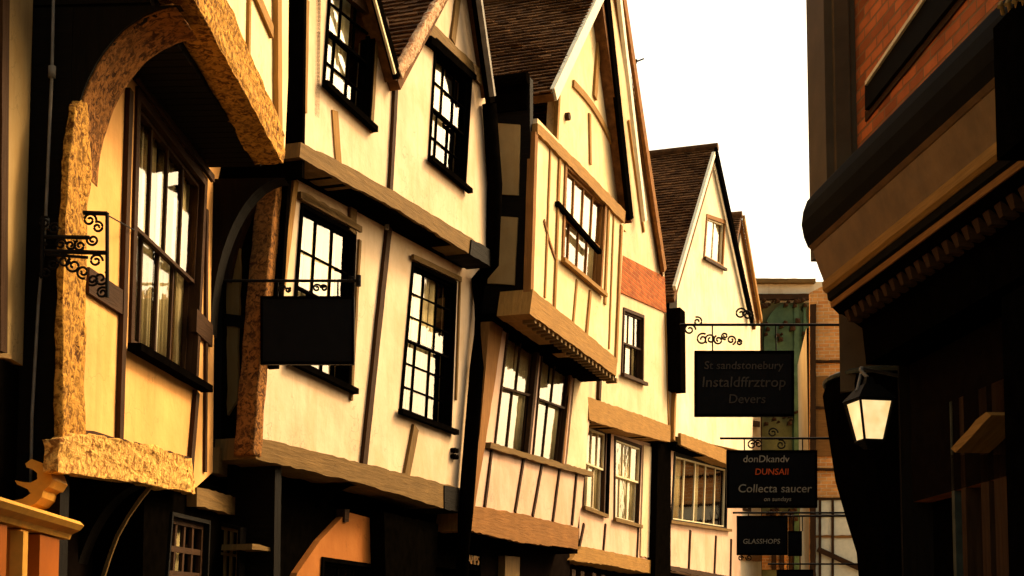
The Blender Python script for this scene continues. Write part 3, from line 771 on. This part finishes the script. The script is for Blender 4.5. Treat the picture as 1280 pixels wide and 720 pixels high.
# ================================================================== white gable with attic window
F5 = left_face(838, 23.6, 20)
h5 = thing('white_gable_house', F5.O, 'whitish gabled house with small attic window and dark tiled roof, behind the hanging signs', 'house')
wt = [(883, 268), (906, 276), (903, 336), (879, 323)]
wl = [(843, 566), (909, 584), (907, 662), (839, 652)]
m = MB(); m.px(F5, [(894, 196), (847, 352), (843, 545), (940, 566), (944, 400)], .12, .24, hp=[wt]); m.build('upper_wall', M['plaster_white'], h5)
window(F5, wt, h5, off=.24, cols=2, ru=0, rl=1, casing=.06, frame=M['honey'], bars=M['cream_board'], sill=M['brown'], curtain=(0, 1), depth=.04, cmat=M['curtain'], name='attic_window')
verge(F5, (942, 402), (896, 188), .20, .30, M['black'], h5)
verge(F5, (845, 360), (894, 192), .08, .30, M['white_board'], h5)
gable_roof(F5, uvz(F5, (842, 372), .3), uvz(F5, (896, 186), .3), uvz(F5, (945, 408), .3), .30, 6, h5)
beam(F5, [(851, 541), (908, 562), (940, 572), (940, 588), (908, 580), (851, 556)], -.1, .28, M['gold'], h5, 'bressumer')
m = MB(); a, c = F5.uv((846, 556), .24), F5.uv((940, 588), .24)
m.prism(F5, [(a[0], a[1] - .03), (c[0], c[1] - .03), (c[0], c[1] + .05), (a[0], a[1] + .05)], -.3, .23); m.build('jetty_soffit', M['black'], h5)
m = MB(); m.px(F5, [(838, 540), (830, 712), (925, 730), (930, 580)], -.12, 0, hp=[wl]); m.build('front_wall', M['plaster_pink'], h5)
window(F5, wl, h5, cols=5, ru=0, rl=1, casing=.04, bar=.05, frame=M['dark'], bars=M['cream_board'], sill=M['tan'], curtain=(.04, .2, .45, .52), depth=.06, name='mullioned_window')
for p0, p1 in (((834, 660), (831, 706)), ((864, 663), (862, 712)), ((896, 670), (894, 716)), ((915, 674), (914, 720))):
    post(F5, p0, p1, .06, -.02, .025, M['brown'], h5)
beam(F5, [(829, 705), (920, 722), (920, 728), (829, 711)], -.1, .03, M['brown'], h5, 'rail')
m = MB(); q = F5.uv((842, 388), .3); q2 = F5.uv((843, 490), .3)
m.fbox(F5, q[0] - .16, q[0] + .16, q2[1], q[1], .24, .44); m.build('downpipe_box', M['black'], h5)
post(F5, (845, 490), (843, 550), .1, .24, .3, M['gold'], h5)
body(F5, .1, F5.uv((935, 600))[0] - .2, 8.0, h5, off=-.2, mat=M['dark'])

# ================================================================== far houses
F6 = left_face(918, 29.5, 16)
h6 = thing('narrow_house', F6.O, 'narrow far house showing only a sliver of gable beyond the white gabled house', 'house')
w7 = [(925, 600), (938, 603), (938, 640), (925, 637)]
m = MB(); m.px(F6, [(927, 280), (912, 420), (908, 760), (952, 750), (950, 396)], -.15, 0, hp=[w7]); m.build('front_wall', M['plaster_white'], h6)
window(F6, w7, h6, cols=2, ru=1, rl=1, casing=.05, bar=.03, frame=M['brown'], bars=M['cream_board'], sill=None, depth=.05)
verge(F6, (953, 400), (931, 272), .14, .08, M['gold'], h6)
gable_roof(F6, uvz(F6, (905, 400), .1), uvz(F6, (929, 270), .1), uvz(F6, (952, 402), .1), .06, 5, h6)
body(F6, .05, 1.6, 7.0, h6, mat=M['plaster_pale'])
beam(F6, [(910, 520), (950, 527), (950, 534), (910, 528)], 0, .06, M['brown'], h6, 'rail')
beam(F6, [(908, 690), (952, 694), (952, 702), (908, 698)], 0, .06, M['honey'], h6, 'rail')

def facing(px, Y, ang=0):
    a = R(ang); X = (px - 640) / F_PX * Y
    return Face((X, Y, 0), (math.cos(a), math.sin(a), 0), (math.sin(a), -math.cos(a), 0))
FE = facing(945, 36, 4)
he = thing('green_front_house', FE.O, 'green and cream house closing the end of the street, arched green top', 'house')
m = MB(); m.px(FE, [(930, 372), (1034, 372), (1034, 800), (930, 800)], -.2, 0); m.build('front_wall', M['green_pale'], he)
m = MB(); m.px(FE, [(930, 352), (1034, 352), (1034, 378), (930, 378)], -.2, .02); m.build('parapet', M['plaster_white'], he)
beam(FE, [(944, 348), (1020, 348), (1020, 353), (944, 353)], 0, .2, M['tan'], he, 'cornice')
beam(FE, [(946, 367), (1020, 367), (1020, 374), (946, 374)], 0, .15, M['brown'], he, 'cornice')
arc = [(955, 480), (955, 420)] + [(984 - 29 * math.cos(t * math.pi / 12), 420 - 40 * math.sin(t * math.pi / 12)) for t in range(1, 12)] + [(1013, 420), (1013, 480)]
beam(FE, arc, 0, .12, M['green'], he, 'arched_panel', jit=.005)
for x, w_ in ((950, .10), (996, .12), (1017, .14), (1006, .06)):
    post(FE, (x, 380), (x, 720), w_, 0, .2, M['brown'] if x in (950, 1017) else M['green'], he, 'pilaster')
m = MB()
for i in range(60):
    x, y = random.uniform(952, 1018), random.choice([random.uniform(374, 384), random.uniform(395, 425), random.uniform(512, 530), random.uniform(636, 650)])
    q = FE.uv((x, y), .3); r_ = random.uniform(.02, .06)
    m.hexa([FE.P(q[0] - r_, q[1] - r_, .1), FE.P(q[0] + r_, q[1] - r_ * .6, .1), FE.P(q[0] + r_, q[1] - r_, .3), FE.P(q[0] - r_, q[1] - r_, .26),
            FE.P(q[0] - r_ * .6, q[1] + r_, .1), FE.P(q[0] + r_ * .8, q[1] + r_, .1), FE.P(q[0] + r_, q[1] + r_ * .7, .28), FE.P(q[0] - r_, q[1] + r_, .3)])
m.build('carved_foliage', M['brown'], he)
beam(FE, [(945, 640), (1014, 640), (1014, 712), (945, 712)], 0, .08, M['brick_end'], he, 'brick_panel')
for x in (968, 978, 990, 1001, 1010): post(FE, (x, 645), (x, 712), .1, .08, .16, M['brown'], he, 'mullion')
body(FE, -.2, 1.9, 10.1, he, off=-.2, back=4, mat=M['plaster_pale'])

FG = facing(1008, 31, -8)
hg = thing('brick_corner_house', FG.O, 'orange and pale brick house corner at the far right end of the street', 'house')
m = MB(); m.px(FG, [(1012, 366), (1040, 352), (1120, 340), (1120, 800), (1012, 800)], -.2, 0); m.build('front_wall', M['brick_end'], hg)
beam(FG, [(1013, 380), (1020, 380), (1020, 800), (1013, 800)], 0, .15, M['brown'], hg, 'downpipe', 'z')
for y, k in ((450, 'brown'), (508, 'brown'), (585, 'brown'), (622, 'brown'), (643, 'brown'), (669, 'honey')):
    beam(FG, [(1014, y), (1085, y), (1085, y + 3), (1014, y + 3)], 0, .08, M[k], hg, 'rail')
beam(FG, [(1014, 470), (1085, 470), (1085, 570), (1014, 570)], 0, .04, M['honey'], hg, 'timber_panel')
beam(FG, [(1020, 625), (1084, 625), (1084, 800), (1020, 800)], 0, .05, M['white_board'], hg, 'rendered_panel')
for x in (1025, 1041): post(FG, (x, 622), (x, 740), .05, .05, .1, M['brown'], hg, 'mullion')
post(FG, (1022, 686), (1078, 712), .1, .08, .16, M['brown'], hg, 'handrail')
body(FG, .1, 2.5, 8.4, hg, off=-.2, back=4, mat=M['plaster_pale'])

# ================================================================== right: brick shop house with cornice
FR = right_face(1081, 8.85, -5.7)
hr = thing('brick_shop_house', FR.O, 'dark red-brick building with a heavy moulded cornice along the right edge', 'house')
def back_px(F, pts, o0, o1, **k): return MB().px(F, pts, o0, o1, **k)
TOPZ = 6.2
m = MB(); e = FR.uv((1081, 178))
m.prism(FR, [(0, e[1] - .5), (-4.5, e[1] - .5), (-4.5, TOPZ), (0, TOPZ)], -.3, 0); m.build('brick_wall', M['brick_r'], hr)
beam(FR, [(1081, 104), (1153, -1), (1230, -114), (1230, -48), (1081, 138)], -.02, .035, M['cornice_dark'], hr, 'string_course', jit=.002)
beam(FR, [(1081, 139), (1230, -47), (1230, -30), (1081, 152)], -.02, .012, M['brown'], hr, 'lower_course', jit=.002)
beam(FR, [(1081, 178), (1240, 14), (1246, 20), (1081, 186)], -.02, .03, M['tan'], hr, 'ledge', jit=.002)
beam(FR, [(1081, 102), (1153, -4), (1154, 0), (1081, 107)], 0, .05, M['cream_board'], hr, 'sill_edge', jit=.001)
# corner pilaster with stepped mouldings
SE = Face(FR.O, FR.n, -FR.d)   # section plane at the far end, axis u = outward
m = MB()
x0, x1 = SE.uv((1082, 200))[0], SE.uv((1033, 200))[0]
zc0 = SE.uv((1040, 226))[1]
for i, (a, c, f) in enumerate(((0, .25, .0), (.25, .42, .03), (.42, .8, .045), (.8, 1, .0))):
    u0, u1 = x0 + (x1 - x0) * a, x0 + (x1 - x0) * c
    m.hexa([SE.P(u0, zc0 - .4, -.35), SE.P(u1, zc0 - .4, -.35), SE.P(u1, zc0 - .4, f), SE.P(u0, zc0 - .4, f), SE.P(u0, TOPZ, -.35), SE.P(u1, TOPZ, -.35), SE.P(u1, TOPZ, f), SE.P(u0, TOPZ, f)])
o = recalc(m.build('corner_pilaster', M['pipe_box'], hr))
# cornice: moulded profile traced on the end section, run towards the camera
raw = [(1081, 182), (1060, 200), (1040, 222), (1020, 239), (1010, 250), (1005, 264), (1003, 280), (1006, 296), (1011, 308), (1016, 312), (1019, 322), (1024, 336), (1028, 346), (1030, 352), (1031, 362), (1035, 366), (1036, 374), (1041, 377), (1042, 384), (1050, 392)]
pf = [SE.uv(p) for p in raw]
def smooth_prof(P):
    out = []
    for i in range(len(P) - 1):
        out.append(P[i]); out.append(((P[i][0] + P[i + 1][0]) / 2, (P[i][1] + P[i + 1][1]) / 2))
    out.append(P[-1]); return out
zlow = pf[-1][1]
LC = 3.35
def strip_prof(i0, i1, mat, name, proud=0.0):
    pr = [(o_ + proud, z) for o_, z in pf[i0:i1 + 1]]
    pr = [(-.2, pr[0][1])] + pr + [(-.2, pr[-1][1])]
    m = MB(); m.sweep(pr, .02, -LC, FR); return recalc(m.build(name, mat, hr))
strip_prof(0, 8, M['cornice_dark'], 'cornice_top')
strip_prof(8, 9, M['cornice'], 'cornice_body')
strip_prof(9, 13, M['cornice'], 'cornice_cove', -.006)
strip_prof(13, 15, M['gold'], 'cornice_fillet', .006)
strip_prof(15, 17, M['cornice_dark'], 'cornice_lower')
strip_prof(17, 18, M['honey'], 'cornice_bead', .01)
strip_prof(18, 19, M['black'], 'cornice_bed', .0)
m = MB(); pd = pf[-1]
for i in range(26):
    u = -.08 - i * .125; k = pd[1] - .012
    m.hexa([FR.P(u - .03, k - .055, pd[0] - .10), FR.P(u + .03, k - .055, pd[0] - .10), FR.P(u + .02, k - .05, pd[0] - .03), FR.P(u - .02, k - .05, pd[0] - .03),
            FR.P(u - .035, k + .012, pd[0] - .10), FR.P(u + .035, k + .012, pd[0] - .10), FR.P(u + .035, k + .012, pd[0] - .01), FR.P(u - .035, k + .012, pd[0] - .01)])
recalc(m.build('dentils', M['brown'], hr))
m = MB(); m.sweep([(-.6, pd[1] + .02), (pd[0] - .02, pd[1] + .02), (pd[0] - .02, pd[1] - .0), (pd[0] - .14, pd[1] - .08), (pd[0] - .16, pd[1] - .3), (-.2, pd[1] - .3), (-.6, pd[1] - .3)], .02, -LC, FR)
recalc(m.build('fascia', M['black'], hr))
# shopfront below: dark pilasters, glazing, sill
m = MB(); m.fbox(FR, -6, .0, 0, zlow - .2, -3, -.42); m.build('shop_wall', M['black'], hr)
m = MB(); m.fbox(FR, -4.5, .0, zlow - .3, e[1] - .3, -.62, -.3); m.build('wall_core', M['black'], hr)
for px_, w_, mt in ((1254, .10, 'brown'), (1232, .05, 'brown'), (1205, .03, 'brown'), (1192, .02, 'lead')):
    u = FR.uv((px_, 640), -.30)[0]
    m = MB(); m.fbox(FR, u - w_, u + w_, 0, zlow - .62, -.45, -.30); m.build('pilaster', M[mt], hr)
beam(FR, [(1188, 560), (1232, 514), (1240, 520), (1194, 566)], -.30, -.12, M['gold'], hr, 'transom')  # gold colour stands in for orange light on this piece
u0 = FR.uv((1205, 640), -.38)[0]
sw = [(1238, 545), (1208, 575), (1208, 800), (1238, 830)]
m = MB(); q = [FR.uv(p, -.40) for p in sw]
m.prism(FR, q, -.40, -.39); m.build('shop_pane', M['glass'], hr)
body(FR, -4.5, 0, TOPZ - .05, hr, off=-.3, back=4, mat=M['brick_r'], z0=2.5)
m = MB(); m.fbox(FR, -4.6, .1, TOPZ, TOPZ + .14, -4.2, .18); m.build('parapet', M['cornice_dark'], hr)
# nearer dark building closing the right edge
FN = right_face(1262, 5.45, -4)
hn = thing('dark_shop_house', FN.O, 'near black shop building at the extreme right edge, beside the end of the moulded cornice', 'house')
qz = FN.uv((1262, 190))[1]
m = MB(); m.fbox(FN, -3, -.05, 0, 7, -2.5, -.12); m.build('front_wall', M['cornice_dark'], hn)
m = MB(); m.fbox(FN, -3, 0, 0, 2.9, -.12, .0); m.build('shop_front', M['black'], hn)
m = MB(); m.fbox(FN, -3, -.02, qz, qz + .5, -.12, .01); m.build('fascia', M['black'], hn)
m = MB()
for i in range(5):
    q = FN.uv((1254 + i * 9, 18 - i * 3), .0); m.tube([FN.P(q[0], q[1], .0), FN.P(q[0] - .03, q[1] + .03, .02), FN.P(q[0] - .06, q[1], .04)], .008, 6)
m.build('ornament', M['gold'], hn)

# building beyond, carrying the signs
A2 = 13
FR2 = right_face(1128, 9.3, A2)
h7 = thing('lower_shop_house', FR2.O, 'low dark shop building past the cornice, with the hooded bay and the hanging signs', 'house')
m = MB(); m.fbox(FR2, -.35, 11, 0, 4.3, -4, 0); m.build('front_wall', M['dark'], h7)
m = MB(); m.hexa([FR2.P(-.35, 4.3, -4), FR2.P(11, 4.3, -4), FR2.P(11, 4.3, .1), FR2.P(-.35, 4.3, .1), FR2.P(-.35, 5.6, -4), FR2.P(11, 5.6, -4), FR2.P(11, 5.5, -3.0), FR2.P(-.35, 5.5, -3.0)])
recalc(m.build('roof', M['tile'], h7))
m = MB(); zr = FR2.O and (CAM.z + 1.66); m.fbox(FR2, .1, .95, zr, 4.28, 0, .35); m.build('upper_jetty', M['pipe_box'], h7)
def lower_bit(pts, o0, o1, mat, name): return beam(FR2, pts, o0, o1, mat, h7, name)
# hooded bow bay: stacked rings tapering down
m = MB(); sec = []
for py, pxl in ((474, 1062), (481, 1034), (492, 1030), (540, 1037), (600, 1046), (650, 1060), (690, 1072), (760, 1078)):
    uc = .55; P = FR2.P(uc, 0, 0)
    r = ray(pxl, py); t = P.y / r.y; z = CAM.z + r.z * t; reach = (P.x - (CAM.x + r.x * t))
    sec.append((z, max(.12, reach)))
n = 14; rings = []
for z, rc in sec:
    rings.append(len(m.v))
    for i in range(n + 1):
        a = math.pi * i / n
        m.v.append(FR2.P(.55 - .5 * math.cos(a), z, rc * math.sin(a) ** .7 if 0 < i < n else -.05))
for j in range(len(rings) - 1):
    for i in range(n): m.face([rings[j] + i, rings[j] + i + 1, rings[j + 1] + i + 1, rings[j + 1] + i], [(0, 0)] * 4)
m.face([rings[0] + i for i in range(n + 1)], [(0, 0)] * (n + 1)); m.face([rings[-1] + i for i in range(n + 1)], [(0, 0)] * (n + 1))
recalc(m.build('bow_bay', M['black'], h7))
m = MB(); z0, r0 = sec[1]; rings = []
for dz, k in ((.0, 1.04), (.02, 1.05), (.035, 1.0), (.06, .6)):
    rings.append(len(m.v))
    for i in range(n + 1):
        a = math.pi * i / n; m.v.append(FR2.P(.55 - .53 * k * math.cos(a), z0 + dz, r0 * k * math.sin(a) ** .7 if 0 < i < n else 0))
for j in range(3):
    for i in range(n): m.face([rings[j] + i, rings[j] + i + 1, rings[j + 1] + i + 1, rings[j + 1] + i], [(0, 0)] * 4)
m.face([rings[3] + i for i in range(n + 1)], [(0, 0)] * (n + 1)); m.face([rings[0] + i for i in range(n + 1)], [(0, 0)] * (n + 1))
recalc(m.build('bay_roof', M['lead'], h7))

# lantern on its bracket
LY = 8.75; FL = Face(((1091 - 640) / F_PX * LY, LY, 0), (1, 0, 0), (0, -1, 0))
lt = thing('street_lamp', FL.O, 'lit glass wall lantern hanging in front of the dark bow bay', 'lamp')
ct = FL.uv((1091, 503)); cb_ = FL.uv((1091, 551)); hw_t, hw_b = .104, .060
def ring4(z, h, turn=.22):
    return [FL.O + Vector((h * math.sqrt(2) * math.cos(R(45) + turn + k * math.pi / 2), h * math.sqrt(2) * math.sin(R(45) + turn + k * math.pi / 2), z)) for k in range(4)]
T, B_ = ring4(ct[1], hw_t * .9), ring4(cb_[1], hw_b * .9)
m = MB(); m.hexa(B_ + T); m.build('glass', M['glow'], lt)
T, B_ = ring4(ct[1] + .005, hw_t), ring4(cb_[1] - .005, hw_b)
m = MB()
for k in range(4):
    m.tube([B_[k], T[k]], .008, 6); m.tube([T[k], T[(k + 1) % 4]], .010, 6); m.tube([B_[k], B_[(k + 1) % 4]], .010, 6)
m.build('frame', M['iron'], lt)
m = MB(); m.hexa(ring4(ct[1] + .012, hw_t * 1.12) + ring4(ct[1] + .10, hw_t * .45)); m.hexa(ring4(ct[1] + .101, hw_t * .3) + ring4(ct[1] + .15, hw_t * .16)); m.build('cap', M['iron'], lt)
m = MB(); m.hexa(ring4(cb_[1] - .05, hw_b * .4) + ring4(cb_[1] - .012, hw_b * .95)); m.build('base', M['iron'], lt)
m = MB(); P0 = FL.P(*FL.uv((1073, 484)), 0)
m.tube([FL.O + Vector((0, 0, ct[1] + .14)), FL.O + Vector((-.03, .06, ct[1] + .2)), FL.P(*FL.uv((1086, 452)), -.2), FR2.P(-.1, FL.uv((1086, 452))[1], -.0)], .011, 8)
m.tube([FL.P(*FL.uv((1070, 490)), .02), FL.P(*FL.uv((1086, 453)), -.16)], .010, 8)
m.build('bracket', M['pipe'], lt)

# ------------------------------------------------------------------ hanging signs
def scroll(m, c, r, F, off, turns=1.4, th=.008, flip=1, start=0, grow=1):
    pts = []
    for i in range(26):
        t = i / 25; a = start + flip * t * turns * 2 * math.pi; rr = r * (1 - .78 * t)
        pts.append(F.P(c[0] + rr * math.cos(a), c[1] + rr * math.sin(a), off))
    m.tube(pts, th, 6)
def hang_sign(Y, x0, x1, ybar, board, label, lines, parent_x_wall, group, wall='right', scrolls=()):
    if wall == 'right' and x0 > 700: x1 = 640 + F_PX * (FR2.O.x + math.tan(R(A2)) * (Y - FR2.O.y)) / Y
    FS = Face(((board[0] + board[2]) / 2 - 640, 0, 0), (1, 0, 0), (0, -1, 0))
    FS.O = Vector((((board[0] + board[2]) / 2 - 640) / F_PX * Y, Y, 0))
    t = thing('hanging_sign', FS.O, label, 'sign', group)
    m = MB(); a, c = FS.uv((x0, ybar)), FS.uv((x1, ybar))
    m.tube([FS.P(a[0], a[1], 0), FS.P(c[0], c[1], 0)], .011, 8)
    top = FS.uv((0, board[1]))[1]
    for f in (.18, .82):
        u = FS.uv((board[0] + (board[2] - board[0]) * f, 400))[0]
        m.tube([FS.P(u, a[1], 0), FS.P(u, top, 0)], .006, 6)
    for (sx, sy, r_, fl_, st) in scrolls: scroll(m, FS.uv((sx, sy)), r_, FS, 0, flip=fl_, start=st)
    m.tube([FS.P(c[0], a[1] + .04, 0), FS.P(c[0], a[1] - .04, 0)], .02, 8)
    m.build('bracket', M['iron'], t)
    q = [FS.uv(p) for p in ((board[0], board[1]), (board[2], board[1]), (board[2], board[3]), (board[0], board[3]))]
    bd = MB().prism(FS, q, -.02, .02).build('board', M['board'], t)
    m = MB(); m.prism(FS, cell(q, 0, 1, 0, 1), .02, .026, [cell(q, .025, .975, .04, .96)]); m.build('moulding', M['black'], bd)
    for (s_, cx, cy, wpx, mat) in lines:
        text(s_, FS, (cx, cy), wpx / F_PX * Y, .024, M[mat], bd, th=.006, shear=.1)
    return t, FS
grp = 'signs hanging over the street on iron brackets'
# left one: blank black board
t, FS = hang_sign(10.75, 264, 448, 351, (326, 371, 443, 456), 'blank black hanging board on a thin iron bar in front of the cream house', [], 0, grp,
          scrolls=[(396, 360, .03, 1, 0), (405, 360, .025, -1, 3), (440, 348, .02, 1, 2), (352, 361, .03, 1, 0), (360, 362, .02, -1, 1)])
hang_sign(12.2, 850, 1040, 406, (868, 439, 992, 521), 'upper and largest black hanging sign with three lines of dim script at the right', [('St sandstonebury', 930, 457, 100, 'letter'), ('Instaldffrztrop', 930, 478, 105, 'letter'), ('Devers', 934, 499, 46, 'letter')], 0, grp,
          scrolls=[(862, 412, .05, 1, 0), (872, 402, .04, -1, 2), (926, 392, .05, 1, 0), (934, 394, .04, -1, 3), (878, 424, .05, 1, 1), (888, 424, .045, -1, 4), (898, 425, .04, 1, 2), (914, 425, .04, 1, 5), (906, 420, .03, -1, 5), (924, 428, .025, -1, 2)])
hang_sign(14.3, 900, 1040, 548, (908, 563, 1021, 635), 'middle black hanging sign with one orange line between pale lettering', [('donDkandv', 958, 574, 58, 'letter_w'), ('DUNSAII', 965, 590, 42, 'letter_o'), ('Collecta saucer', 969, 611, 92, 'letter_w'), ('on sundays', 972, 624, 34, 'letter_w')], 0, grp,
          scrolls=[(940, 556, .05, 1, 0), (948, 555, .04, -1, 3), (966, 541, .05, 1, 0), (976, 556, .05, -1, 2)])
hang_sign(16.5, 916, 1044, 641, (921, 645, 984, 694), 'small black hanging sign with one white word, below the two larger signs', [('GLASSHOPS', 952, 677, 46, 'letter_w')], 0, grp,
          scrolls=[(926, 698, .03, 1, 0), (936, 697, .035, 1, 3)])
hang_sign(17.4, 980, 1044, 645, (985, 664, 1002, 695), 'narrow grey hanging board just right of the small sign with one white word', [], 0, grp)
hang_sign(18.5, 960, 1046, 705, (971, 712, 1016, 760), 'lowest hanging board, only its top edge in view at the foot of the picture', [], 0, grp)
# extra lower bars of the first bracket
# old wrought bracket on the near house
FK = Face(F1.P(.05, 0, 0), (1, 0, 0), (0, -1, 0)); FK.O.z = 0
kb = thing('iron_bracket', FK.P(*FK.uv((100, 320)), 0), 'ornate old wrought-iron sign bracket with scrolls beside the gnarled corner post', 'bracket')
m = MB()
def L_(a, c, r_=.007): m.tube([FK.P(*FK.uv(a, .25), .25), FK.P(*FK.uv(c, .25), .25)], r_, 6)
L_((56, 296), (112, 297), .011); L_((56, 314), (134, 316), .012); L_((134, 266), (134, 372), .010); L_((104, 266), (134, 267), .012); L_((58, 318), (110, 322), .008)
L_((54, 270), (52, 345), .010)
for (x, y, r_, f_, s_) in ((112, 275, .035, 1, 0), (122, 284, .03, -1, 2), (116, 300, .03, 1, 3), (76, 305, .028, 1, 0), (88, 306, .028, -1, 1), (100, 307, .03, 1, 2), (120, 326, .035, 1, 0), (126, 348, .04, -1, 1), (116, 350, .03, 1, 4), (80, 326, .035, -1, 2), (92, 332, .04, 1, 2), (104, 340, .035, -1, 5), (68, 286, .03, 1, 1), (66, 330, .03, -1, 1), (128, 366, .03, 1, 1), (56, 278, .03, 1, 1), (57, 342, .03, -1, 4)):
    scroll(m, FK.uv((x, y), .25), r_, FK, .25, th=.0065, flip=f_, start=s_)
m.tube([FK.P(*FK.uv((136, 270), .25), .25), F1.P(*F1.uv((164, 288)), .02)], .004, 5)
m.tube([FK.P(*FK.uv((56, 305), .25), .25), FK.P(*FK.uv((56, 305), 0), .0)], .014, 6)
m.tube([FK.P(*FK.uv((108, 297), .25), .25), FK.P(*FK.uv((108, 297), 0), .0)], .010, 6)
m.build('scrollwork', M['iron'], kb)

# ================================================================== nearest left shop
F0 = Face((F1.P(0, 0, -.19).x, 7.62, 0), (0, 1, 0), (1, 0, 0))
h0 = thing('corner_shop_house', F0.O, 'near ochre shop house at the extreme left edge with a shopfront coloured orange for its warm light', 'house')
m = MB(); m.fbox(F0, -3, -.03, F0.uv((10, 446))[1], 7, -.3, 0); m.build('front_wall', M['plaster_dim'], h0)
m = MB(); m.fbox(F0, -3, .0, 0, 7, -3.0, -.3); m.build('wall', M['dark'], h0)
m = MB(); m.fbox(F0, -3, -.02, 2.35, F0.uv((10, 446))[1] - .02, -.3, -.02); m.build('lower_wall', M['black'], h0)
post(F0, (8, -40), (5, 440), .10, 0, .03, M['brown'], h0)
beam(F0, [(-60, 432), (14, 444), (14, 450), (-60, 440)], 0, .06, M['tan'], h0, 'sill')
FS0 = Face((-2.17, 7.55, 0), (0, 1, 0), (1, 0, 0))
a = FS0.uv((100, 650))
zk = FS0.uv((60, 645))[1]
m = MB(); m.sweep([(-.5, zk + .02), (.0, zk + .02), (.02, zk - .0), (.0, zk - .025), (-.04, zk - .045), (-.05, zk - .07), (-.5, zk - .07)], -2.2, .06, FS0); recalc(m.build('cornice', M['shop_gold_lit'], h0))
for p0, w_, mt in (((62, 690), .17, 'shop_orange_lit'), ((30, 690), .06, 'shop_gold_lit'), ((-5, 690), .15, 'shop_orange_lit')):
    u = FS0.uv(p0, -.06)[0]; m = MB(); m.fbox(FS0, u - w_ * .9, u + w_ * .9, 0, zk - .08, -.3, -.06); m.build('pilaster', M[mt], h0)
u = FS0.uv((34, 690), -.03)[0]; m = MB(); m.fbox(FS0, u - .03, u + .03, 0, zk - .09, -.1, -.04); m.build('moulding', M['shop_gold_lit'], h0)
m = MB(); m.fbox(FS0, -2.2, .02, 0, zk - .08, -.5, -.31); m.build('shop_wall', M['black'], h0)
FC = Face((-2.2, 7.45, 0), (1, 0, 0), (0, -1, 0))
o = beam(FC, [(x - 10, y) for x, y in [(18, 632), (18, 627), (38, 623), (48, 616), (44, 611), (32, 606), (28, 601), (48, 603), (56, 599), (57, 592), (50, 586), (44, 585), (42, 579), (50, 574), (62, 578), (72, 588), (76, 600), (70, 609), (64, 612), (62, 621), (54, 629), (40, 634)]], -.25, .0, M['shop_gold_lit'], h0, 'console_scroll', jit=.003, sub=.03)

# bird in the sky
bp = CAM + ray(795, 77) * 60
bd = MB()
for s_ in (-1, 1):
    bd.hexa([bp + Vector((0, 0, 0)), bp + Vector((s_ * .06, .1, .02)), bp + Vector((s_ * .34, .06, .12)), bp + Vector((s_ * .30, -.05, .12)),
             bp + Vector((0, 0, .03)), bp + Vector((s_ * .06, .1, .04)), bp + Vector((s_ * .34, .06, .13)), bp + Vector((s_ * .30, -.05, .13))])
bd.tube([bp + Vector((0, -.16, -.01)), bp + Vector((0, -.08, 0)), bp + Vector((0, .06, 0)), bp + Vector((0, .2, .01))], .05, 8)
o = recalc(bd.build('bird', M['black'])); o['label'] = 'tiny dark bird flying high in the blank sky'; o['category'] = 'bird'

# ------------------------------------------------------------------ light
W = bpy.data.worlds.new('World'); S.world = W; W.use_nodes = True
nt = W.node_tree; bg = nt.nodes['Background']
SUN_AZ, SUN_EL = R(58), R(40)     # azimuth from +Y towards +X
sky = nt.nodes.new('ShaderNodeTexSky'); sky.sky_type = 'NISHITA'; sky.sun_disc = False
sky.sun_elevation = SUN_EL; sky.sun_rotation = SUN_AZ; sky.air_density = 1.0; sky.dust_density = 6; sky.ozone_density = .3
mx = nt.nodes.new('ShaderNodeMix'); mx.data_type = 'RGBA'; mx.blend_type = 'MULTIPLY'; mx.inputs['Factor'].default_value = 1
mx.inputs['B'].default_value = (1.0, .83, .55, 1)
nt.links.new(sky.outputs[0], mx.inputs['A']); nt.links.new(mx.outputs['Result'], bg.inputs[0])
bg.inputs[1].default_value = .15
ld = bpy.data.lights.new('sun', 'SUN'); ld.energy = 1.35; ld.angle = R(11); ld.color = (1, .74, .43)
so = bpy.data.objects.new('sun', ld); COL.objects.link(so)
sd = Vector((math.sin(SUN_AZ) * math.cos(SUN_EL), math.cos(SUN_AZ) * math.cos(SUN_EL), math.sin(SUN_EL)))
so.rotation_euler = sd.to_track_quat('Z', 'Y').to_euler(); so.location = (10, 10, 30)
S.view_settings.view_transform = 'Standard'; S.view_settings.look = 'None'; S.view_settings.exposure = 1.6; S.view_settings.gamma = 1
S.render.engine = 'CYCLES'; S.cycles.max_bounces = 6; S.cycles.transparent_max_bounces = 12
try: S.cycles.use_denoising = True
except Exception: pass
